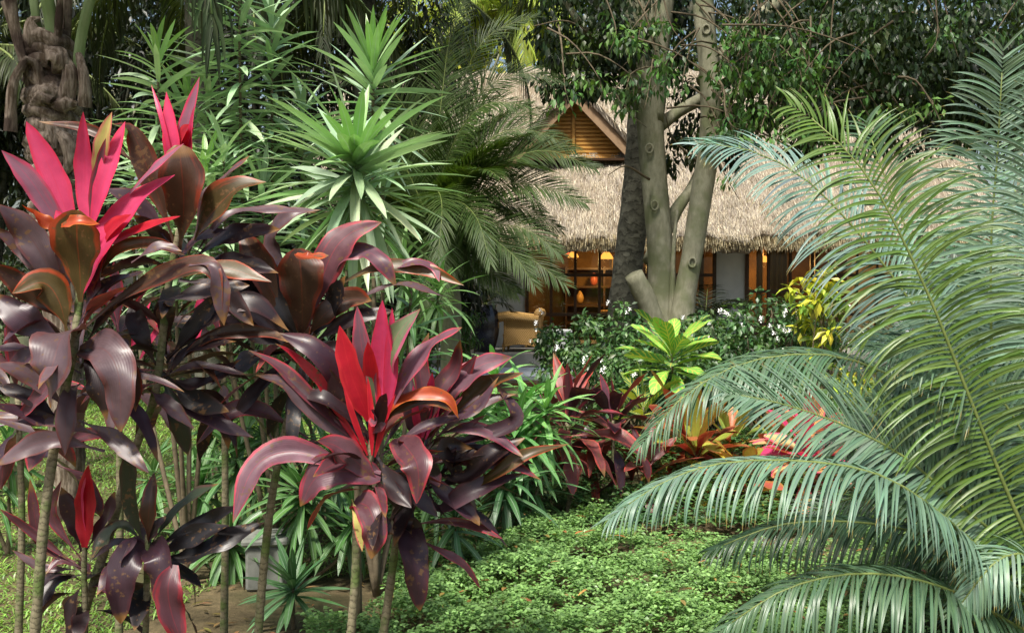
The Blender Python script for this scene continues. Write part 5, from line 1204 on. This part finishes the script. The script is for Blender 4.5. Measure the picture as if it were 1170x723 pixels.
# ---- C : dark crown
Y = 3.8; e = cordy(295, Y, 'cordyline with a mostly blackish crown and two upright brown paddles, left of centre'); ms, ml, my = MB(), MB(), MB()
cane(ms, [(295, 723), (302, 640), (312, 560), (326, 490), (340, 430), (345, 385)], Y, .0185, .012)
for l, w, k, sh in (
 ([(345, 388), (345, 350, -.05), (344, 315, -.08), (340, 284, -.08)], 50, 'brown', 'spoon'), ([(335, 385), (312, 335), (292, 295), (274, 264)], 40, 'brown', 'cordyline'), ([(348, 390), (372, 358), (400, 342), (425, 344)], 36, 'brown', 'cordyline'),
 ([(372, 345), (385, 300), (415, 288), (436, 300), (453, 328)], 30, 'mauvepink', 'cordyline'), ([(370, 335), (430, 306), (485, 308), (530, 326)], 20, 'olive', 'cordyline'), ([(430, 316), (470, 300), (495, 306), (502, 322)], 16, 'mauvepink', 'cordyline'), ([(390, 350), (455, 325), (508, 339)], 16, 'mauve', 'cordyline'),
 ([(350, 380), (375, 300), (400, 268), (436, 254)], 44, 'redmauve', 'cordyline'), ([(348, 340), (310, 280), (330, 246), (366, 240)], 22, 'mauve', 'cordyline'), ([(340, 395), (300, 385), (265, 350), (250, 320)], 36, 'dark', 'cordyline'),
 ([(340, 400), (290, 410), (240, 440)], 34, 'black', 'cordyline'), ([(345, 400), (300, 440), (265, 480)], 26, 'dark', 'cordyline'), ([(350, 400), (385, 400), (412, 430)], 26, 'dark', 'cordyline'), ([(352, 395), (400, 365), (450, 355)], 24, 'dark', 'cordyline'),
 ([(345, 390), (320, 350), (310, 300)], 36, 'black', 'cordyline'), ([(350, 395), (380, 350), (395, 315)], 34, 'black', 'cordyline'), ([(345, 395), (295, 340), (262, 300), (240, 296)], 34, 'black', 'cordyline'),
 ([(352, 500), (300, 470), (262, 472), (224, 508)], 26, 'redmauve', 'cordyline'), ([(345, 420), (290, 350), (225, 330)], 30, 'dark', 'cordyline'), ([(345, 400), (345, 440), (330, 480)], 22, 'dark', 'cordyline')):
    HL(ml, l, w, k, Y, shape=sh)
HL(ml, [(338, 290, -.12), (350, 294, -.16), (376, 292, -.14)], 16, 'orange', Y, shape='blade', wave=.15)
fill(ml, 345, 400, Y + .15, 12, .40, .066, ['dark', 'black', 'black', 'brown'], lo=-.5, hi=1.1, rl=.2)
fill(ml, 345, 395, Y + .05, 10, .38, .05, ['dark', 'rust', 'black'], lo=-.4, hi=.8, rl=.2, droop=.8)
fin(e, ms, ml, my)

# ---- D : the centre one
Y = 3.4; e = cordy(400, Y, 'central cordyline with a crimson upright tip and a grey green leaf with pink midrib'); ms, ml, my = MB(), MB(), MB()
cane(ms, [(401, 723), (406, 660), (408, 600), (416, 560), (426, 500), (430, 465)], Y, .0165, .012)
for l, w, k in (([(422, 480), (402, 430, -.05), (388, 372, -.08)], 27, 'red'), ([(432, 480), (436, 420), (437, 343)], 26, 'pink'), ([(428, 470), (414, 400), (408, 350)], 22, 'mauvepink'), ([(440, 480), (446, 430), (448, 352)], 16, 'pink'), ([(430, 478), (424, 430), (420, 390)], 18, 'red')):
    HL(my, l, w, k, Y, shape='blade', wave=.05)
for l, w, k in (
 ([(428, 500), (434, 430), (452, 385), (480, 353)], 38, 'green'), ([(435, 490), (462, 435), (492, 395), (528, 374)], 34, 'mauvepink'), ([(425, 510), (392, 440), (360, 400), (318, 380)], 36, 'purple'), ([(425, 512), (370, 440), (335, 405), (314, 392)], 14, 'red'),
 ([(424, 520), (370, 470), (320, 420), (284, 400)], 22, 'redmauve'), ([(424, 520), (370, 480), (330, 440), (292, 428)], 26, 'mauve'), ([(432, 500), (450, 462), (485, 450), (512, 456), (524, 478)], 18, 'orange'), ([(434, 500), (450, 470), (490, 458), (516, 470)], 22, 'olive'),
 ([(440, 560), (410, 530), (385, 510), (362, 503)], 36, 'redmauve'), ([(435, 540), (385, 528), (330, 515), (290, 535), (266, 597)], 36, 'mauvepink'), ([(435, 545), (405, 538), (365, 543), (343, 578)], 38, ('mauvepink', 1)),
 ([(405, 572), (420, 578, -.08), (428, 605, -.12), (424, 638, -.12)], 34, ('redmauve', 1)), ([(402, 570), (408, 590, -.1), (414, 630, -.1)], 14, 'cream'), ([(455, 500), (470, 518, -.1), (478, 535, -.16), (476, 575, -.16)], 38, ('redmauve', 1)),
 ([(440, 555), (425, 590), (450, 610)], 36, 'dark'), ([(430, 520), (455, 560), (470, 580)], 30, 'dark'), ([(428, 500), (395, 470), (375, 420)], 28, 'dark'), ([(432, 510), (405, 480), (370, 455), (340, 450)], 22, 'dark'),
 ([(420, 500), (432, 482, -.05), (424, 468, -.1)], 26, 'mauvepink'), ([(436, 520), (480, 490), (540, 470), (570, 430)], 22, 'purple'), ([(436, 530), (470, 560), (500, 590)], 26, 'dark')):
    HL(ml, l, w, k, Y)
fill(ml, 430, 520, Y + .14, 10, .36, .066, ['purple', 'dark', 'redmauve', 'dark'], lo=-.4, hi=1.1, rl=.14, droop=.8)
for l in ([(420, 520), (405, 480), (392, 440)], [(425, 520), (424, 470), (420, 430)], [(428, 522), (440, 480), (452, 450)], [(415, 515), (385, 470), (360, 435)]): HL(my, l, 7, 'red', Y - .02, shape='blade')
fill(ml, 428, 510, Y + .04, 16, .36, .045, ['redmauve', 'rust', 'purple', 'dark'], lo=-.1, hi=1.2, rl=.16, droop=.6)
fin(e, ms, ml, my)

# ---- E : right of centre
Y = 3.55; e = cordy(440, Y, 'cordyline right of the central one, its glossy leaves sweeping right'); ms, ml, my = MB(), MB(), MB()
cane(ms, [(438, 723), (447, 660), (455, 600), (465, 555), (478, 510), (484, 470)], Y, .0165, .012)
for l, w, k in (
 ([(488, 500), (520, 470), (558, 440), (598, 426)], 32, 'olive'), ([(485, 490), (520, 440), (550, 418), (585, 408)], 36, 'mauvepink'), ([(486, 500), (530, 490), (560, 495), (598, 522)], 22, 'mauvepink'),
 ([(488, 520), (540, 500), (590, 478), (560, 430)], 20, 'purple'), ([(485, 530), (540, 552), (600, 520), (650, 507)], 18, 'olive'), ([(485, 520), (545, 530), (585, 532), (618, 548)], 22, 'redmauve'),
 ([(488, 540), (530, 545), (560, 520), (600, 500)], 30, 'dark'), ([(485, 540), (500, 580), (540, 560), (600, 540)], 26, 'purple'), ([(484, 560), (530, 520), (570, 516), (610, 530)], 24, 'dark'), ([(475, 520), (484, 460), (480, 415), (490, 380)], 24, 'redmauve'),
 ([(482, 510), (500, 450), (520, 420), (526, 388)], 26, 'redmauve'), ([(485, 500), (512, 450), (530, 430), (545, 405)], 26, 'redmauve'), ([(478, 520), (468, 460), (470, 430)], 22, 'purple'), ([(480, 560), (520, 545), (510, 510), (540, 512)], 26, 'dark'),
 ([(470, 600), (470, 620, -.06), (474, 645, -.1), (480, 697, -.1)], 34, ('purple', 1)), ([(468, 610), (505, 630, -.05), (530, 645), (549, 672)], 12, 'redmauve'), ([(464, 600), (510, 595), (545, 602), (574, 615)], 12, 'redmauve'),
 ([(480, 550), (460, 590), (470, 610)], 30, 'dark'), ([(488, 510), (540, 465), (590, 450)], 22, 'mauve'), ([(482, 530), (505, 560), (540, 590), (548, 600)], 26, 'purple')):
    HL(ml, l, w, k, Y)
for l, w in (([(482, 500), (490, 460), (494, 425)], 12), ([(486, 502), (500, 470), (516, 440)], 9), ([(480, 505), (475, 470), (472, 440)], 9)): HL(my, l, w, 'pink', Y - .02, shape='blade')
fill(ml, 484, 510, Y + .14, 9, .38, .066, ['purple', 'dark', 'redmauve', 'mauve'], lo=-.4, hi=1.1, rl=.14, droop=.8, a0=-1.7, a1=1.7)
fill(ml, 482, 515, Y + .04, 14, .36, .045, ['redmauve', 'rust', 'purple', 'dark'], lo=-.2, hi=1.2, rl=.16, droop=.6, a0=-1.9, a1=1.9)
fin(e, ms, ml, my)

# ---- F, G : low ones at the left
Y = 3.5; e = cordy(100, Y, 'low small cordyline with a crimson spear between the two left canes'); ms, ml, my = MB(), MB(), MB()
cane(ms, [(97, 740), (97, 690), (96, 650), (97, 615)], Y, .012, .009)
for l, w, k in (([(97, 625), (98, 580), (101, 531)], 24, 'red'), ([(95, 622), (92, 580), (98, 545)], 12, 'pink')): HL(my, l, w, k, Y - .03, shape='blade')
for l, w, k in (([(93, 630), (82, 590), (70, 556)], 24, 'purple'), ([(94, 640), (60, 590), (70, 548)], 15, 'redmauve'), ([(92, 650), (48, 620), (34, 546)], 17, 'redmauve'), ([(92, 650), (40, 610), (-2, 580)], 12, 'redmauve'), ([(93, 650), (50, 648), (14, 628)], 12, 'mauve'),
 ([(98, 630), (122, 590), (132, 560)], 22, 'purple'), ([(97, 650), (70, 640), (52, 655)], 13, 'redmauve'), ([(98, 655), (60, 668), (36, 710)], 22, 'dark'), ([(98, 660), (84, 690), (78, 735)], 22, 'dark'), ([(98, 645), (130, 620), (155, 622)], 14, 'mauve')): HL(ml, l, w, k, Y)
fill(ml, 97, 660, Y + .08, 9, .26, .06, ['purple', 'redmauve', 'dark'], lo=-.3, hi=.9, rl=.12)
fin(e, ms, ml, my)
Y = 3.45; e = cordy(165, Y, 'low dark cordyline with broad black glossy leaves and one hanging pink leaf'); ms, ml, my = MB(), MB(), MB()
cane(ms, [(166, 740), (167, 700), (168, 650), (169, 610)], Y, .012, .010); 
for l, w, k in (([(169, 625), (170, 580), (176, 540)], 22, 'brown'), ([(166, 625), (150, 580), (148, 530), (150, 510)], 26, 'darkgreen'), ([(172, 622), (195, 590), (218, 570), (250, 552)], 26, 'darkgreen'), ([(175, 635), (215, 636), (255, 618), (302, 597)], 36, 'black'), ([(174, 628), (210, 605), (240, 592), (275, 578)], 20, 'black'),
 ([(168, 625), (150, 630, -.05), (138, 665, -.1), (138, 712, -.1)], 34, ('purple', 1)), ([(168, 622), (155, 615), (142, 630), (132, 655)], 28, 'purple'), ([(170, 625), (180, 632, -.08), (182, 650, -.1), (176, 686, -.1)], 34, ('purple', 1)), ([(165, 620), (140, 600), (118, 618), (104, 640)], 26, 'darkgreen'),
 ([(166, 625), (180, 600), (190, 590)], 20, 'dark'), ([(172, 640), (215, 615), (262, 600)], 26, 'black')): HL(ml, l, w, k, Y)
HL(my, [(200, 645, -.1), (192, 670, -.14), (196, 700, -.14), (208, 735, -.14)], 32, 'redmauve', Y, shape='blade')
fill(ml, 168, 640, Y + .1, 9, .30, .075, ['dark', 'black', 'purple'], lo=-.4, hi=.9, rl=.1)
fin(e, ms, ml, my)

# ---- middle distance, twin red ones
def midc(px, py, Y, n, label, L=.42, W=.085, kinds=('rust', 'purple', 'rust', 'redmauve'), lo=-.6, hi=1.35, tips=3):
    e = cordy(px, Y, label); ms, ml, my = MB(), MB(), MB()
    b = P(px, 700, Y); b[2] = 0; tip = P(px, py, Y); ms.tube(catmull([b, (b + tip) / 2 + rng.normal(0, .02, 3), tip], 16), np.linspace(.018, .012, 16), 9)
    fill(ml, px, py, Y, n, L, W, kinds, lo=lo, hi=hi, rl=.2, droop=.8); fill(my, px, py, Y, tips, L * .8, W * .7, ['mauvepink', 'redmauve'], lo=1.1, hi=1.5, rl=.02, droop=.2); fin(e, ms, ml, my)
midc(648, 482, 7.0, 28, 'small red cordyline right of the fresh green rosette, left one of a pair', L=.56, W=.10)
midc(700, 480, 7.2, 24, 'small red cordyline with redder leaves close to the palm frond tips', L=.50, W=.10)
midc(665, 455, 8.3, 16, 'small maroon cordyline behind the pair of red ones', L=.38, kinds=('brown', 'purple'))
midc(738, 530, 7.2, 12, 'low red cordyline under the tip of the middle palm frond', L=.44)
midc(20, 450, 4.4, 12, 'mauve cordyline behind the tall one at the left edge', L=.42, kinds=('mauve', 'purple', 'redmauve'))
midc(135, 380, 4.2, 10, 'dusky cordyline between the pink headed and slanting ones', L=.40, kinds=('mauve', 'purple', 'dark'))
midc(255, 395, 4.3, 12, 'blackish cordyline between the slanting one and the crown with brown paddles', L=.42, kinds=('dark', 'black', 'dark', 'brown'))

# ------------------------------------------------------------------ the big cycad at the right
YC = 3.6
cbp = P(1255, 770, YC); cyc = empty('cycad', (cbp[0], YC, 0), 'huge cycad at the right with long arching blue green feathery fronds', 'cycad')
mb = MB(); mb.tube(catmull([(cbp[0], YC, -.05), (cbp[0], YC, .12), (cbp[0], YC, cbp[2] + .04)], 14), np.interp(np.arange(14), [0, 6, 13], [.17, .16, .12]), 18); BP(mb, 'trunk', M['husk'], cyc)
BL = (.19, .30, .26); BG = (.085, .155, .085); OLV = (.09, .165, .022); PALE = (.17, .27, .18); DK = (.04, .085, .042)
b0 = (1250, 762)
def cf(l, N, n, Lp, W=.0125, c=BG, droop=.8, vee=.35, ang=1.05, start=.12, r0=.010, pl=None, d0=0.0, sides=(-1, 1), jit=.08):
    pts = [P(b0[0], b0[1], YC)] + [P(q[0], q[1], YC + (q[2] if len(q) > 2 else 0) + d0) for q in l]
    ms, ml = MB(), MB(); c2 = tuple(min(.9, k * 1.1) for k in c)
    frond(ms, ml, catmull(pts, 24), N, int(n * 1.6), Lp / F * YC, W, ang, droop, vee, c, c2=c2, start=start, r0=r0, S=9, K=3, prof_l=pl or ([0, .1, .35, .65, .88, 1], [.55, .85, 1, .92, .6, .25]), sides=sides, jit=jit)
    f = BP(ms, 'frond', M['rachis'], cyc); BP(ml, 'leaflets', M['palm'], f)
# upright ones
cf([(1185, 640, .1), (1140, 480, .15), (1132, 300, .15), (1140, 170, .1), (1146, 58, .0)], (0, -1, .1), 78, 165, c=(.27, .40, .29), droop=.75, vee=.3, ang=1.3, start=.22, W=.0135)
cf([(1210, 600, .1), (1185, 420, .05), (1175, 250, 0), (1195, 100, -.1)], (-.2, -1, .1), 66, 150, c=(.19, .29, .21), droop=1.0, vee=.3, ang=1.25, start=.22)
# olive arching one
cf([(1172, 610, -.1), (1118, 480, -.15), (1060, 335, -.18), (1000, 215, -.18), (945, 150, -.15), (905, 122, -.15)], (-.35, -.75, .6), 70, 125, c=(.10, .175, .025), droop=1.0, vee=.2, ang=1.2, start=.15)
# pale blue arching left
cf([(1170, 560, .25), (1090, 420, .3), (1000, 290, .3), (920, 205, .3), (850, 170, .3), (795, 166, .25)], (-.3, -.6, .8), 78, 128, c=BL, droop=.9, vee=.1, ang=1.1, start=.18)
# second pale one between
cf([(1180, 600, .3), (1110, 450, .4), (1060, 320, .45), (1010, 200, .5), (990, 140, .5)], (-.2, -.9, .4), 64, 120, c=BG, droop=1.0, vee=.2, ang=1.2, start=.2)
# horizontal arch
cf([(1190, 640, .1), (1120, 520, .15), (1050, 450, .15), (960, 408, .1), (860, 412, .05), (785, 450, .0), (733, 508, -.05)], (-.2, -.35, 1), 84, 105, c=BG, droop=1.0, vee=.15, ang=1.0, start=.15)
cf([(1180, 650, -.05), (1100, 580, -.1), (1030, 520, -.15), (950, 480, -.2), (880, 458, -.25), (828, 449, -.3)], (-.3, -.8, .6), 80, 108, c=PALE, droop=.45, vee=.3, ang=.95, start=.15)
cf([(1170, 680, -.1), (1090, 600, -.2), (1010, 545, -.3), (920, 527, -.35), (820, 530, -.4), (750, 555, -.45), (698, 592, -.5)], (-.1, -.25, 1), 86, 105, c=(.14, .235, .165), droop=1.2, vee=.15, ang=.95, start=.15)
cf([(1180, 690, .15), (1100, 630, .2), (1010, 600, .2), (900, 598, .2), (812, 628, .2)], (0, -.3, 1), 76, 95, c=DK, droop=1.2, vee=.1, ang=1.0, start=.15)
cf([(1170, 720, -.15), (1080, 672, -.3), (990, 655, -.35), (900, 672, -.4), (820, 722, -.4)], (0, -.3, 1), 74, 105, c=BG, droop=1.3, vee=.1, ang=1.1, start=.12)
cf([(1215, 705, -.2), (1180, 640, -.3), (1140, 640, -.35), (1090, 700, -.35)], (0, -.4, 1), 44, 70, c=PALE, droop=1.0, vee=.2, start=.2)
# inner tangle
cf([(1190, 600, .35), (1130, 470, .5), (1060, 400, .6), (980, 380, .7)], (-.2, -.7, .8), 60, 115, c=BG, droop=.9, start=.2)
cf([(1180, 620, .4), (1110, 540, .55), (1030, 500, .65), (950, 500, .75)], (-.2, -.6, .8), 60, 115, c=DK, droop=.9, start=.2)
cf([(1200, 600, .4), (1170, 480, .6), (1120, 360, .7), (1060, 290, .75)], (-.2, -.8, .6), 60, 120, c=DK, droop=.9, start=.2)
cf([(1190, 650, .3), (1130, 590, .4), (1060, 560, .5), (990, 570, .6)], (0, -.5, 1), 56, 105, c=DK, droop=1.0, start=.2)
cf([(1200, 620, 0), (1180, 520, 0), (1130, 440, 0), (1060, 400, -.05), (1000, 400, -.1)], (-.3, -.6, .8), 64, 115, c=BG, droop=1.0, start=.2)
cf([(1230, 600, .2), (1225, 450, .3), (1200, 300, .4), (1150, 200, .5)], (-.2, -.9, .4), 60, 120, c=BL, droop=.9, start=.25)
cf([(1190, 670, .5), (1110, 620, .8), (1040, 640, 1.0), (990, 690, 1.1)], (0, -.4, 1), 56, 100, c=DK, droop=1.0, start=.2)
for i_ in range(9):
    t_ = i_ / 8; x_ = 900 + 210 * t_ + rng.uniform(-20, 20); y_ = 560 - 330 * t_ + rng.uniform(-30, 30)
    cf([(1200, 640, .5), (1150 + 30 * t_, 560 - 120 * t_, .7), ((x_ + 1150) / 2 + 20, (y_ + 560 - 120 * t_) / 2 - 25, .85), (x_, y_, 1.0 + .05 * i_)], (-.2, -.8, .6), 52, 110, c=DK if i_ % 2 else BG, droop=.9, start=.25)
# fronds on the far and right sides, out of the picture
for a in (-.9, -.3, .4, 1.0): 
    ms, ml = MB(), MB(); frond(ms, ml, arch(cbp, a, 1.0, 1.7, 1.3), (0, 0, 1), 60, .34, .0165, 1.05, .8, .3, BG, start=.12, r0=.014, S=7); f = BP(ms, 'frond', M['rachis'], cyc); BP(ml, 'leaflets', M['palm'], f)
print('verts', sum(len(o.data.vertices) for o in bpy.data.objects if o.type == 'MESH'), 'objs', len(bpy.data.objects))
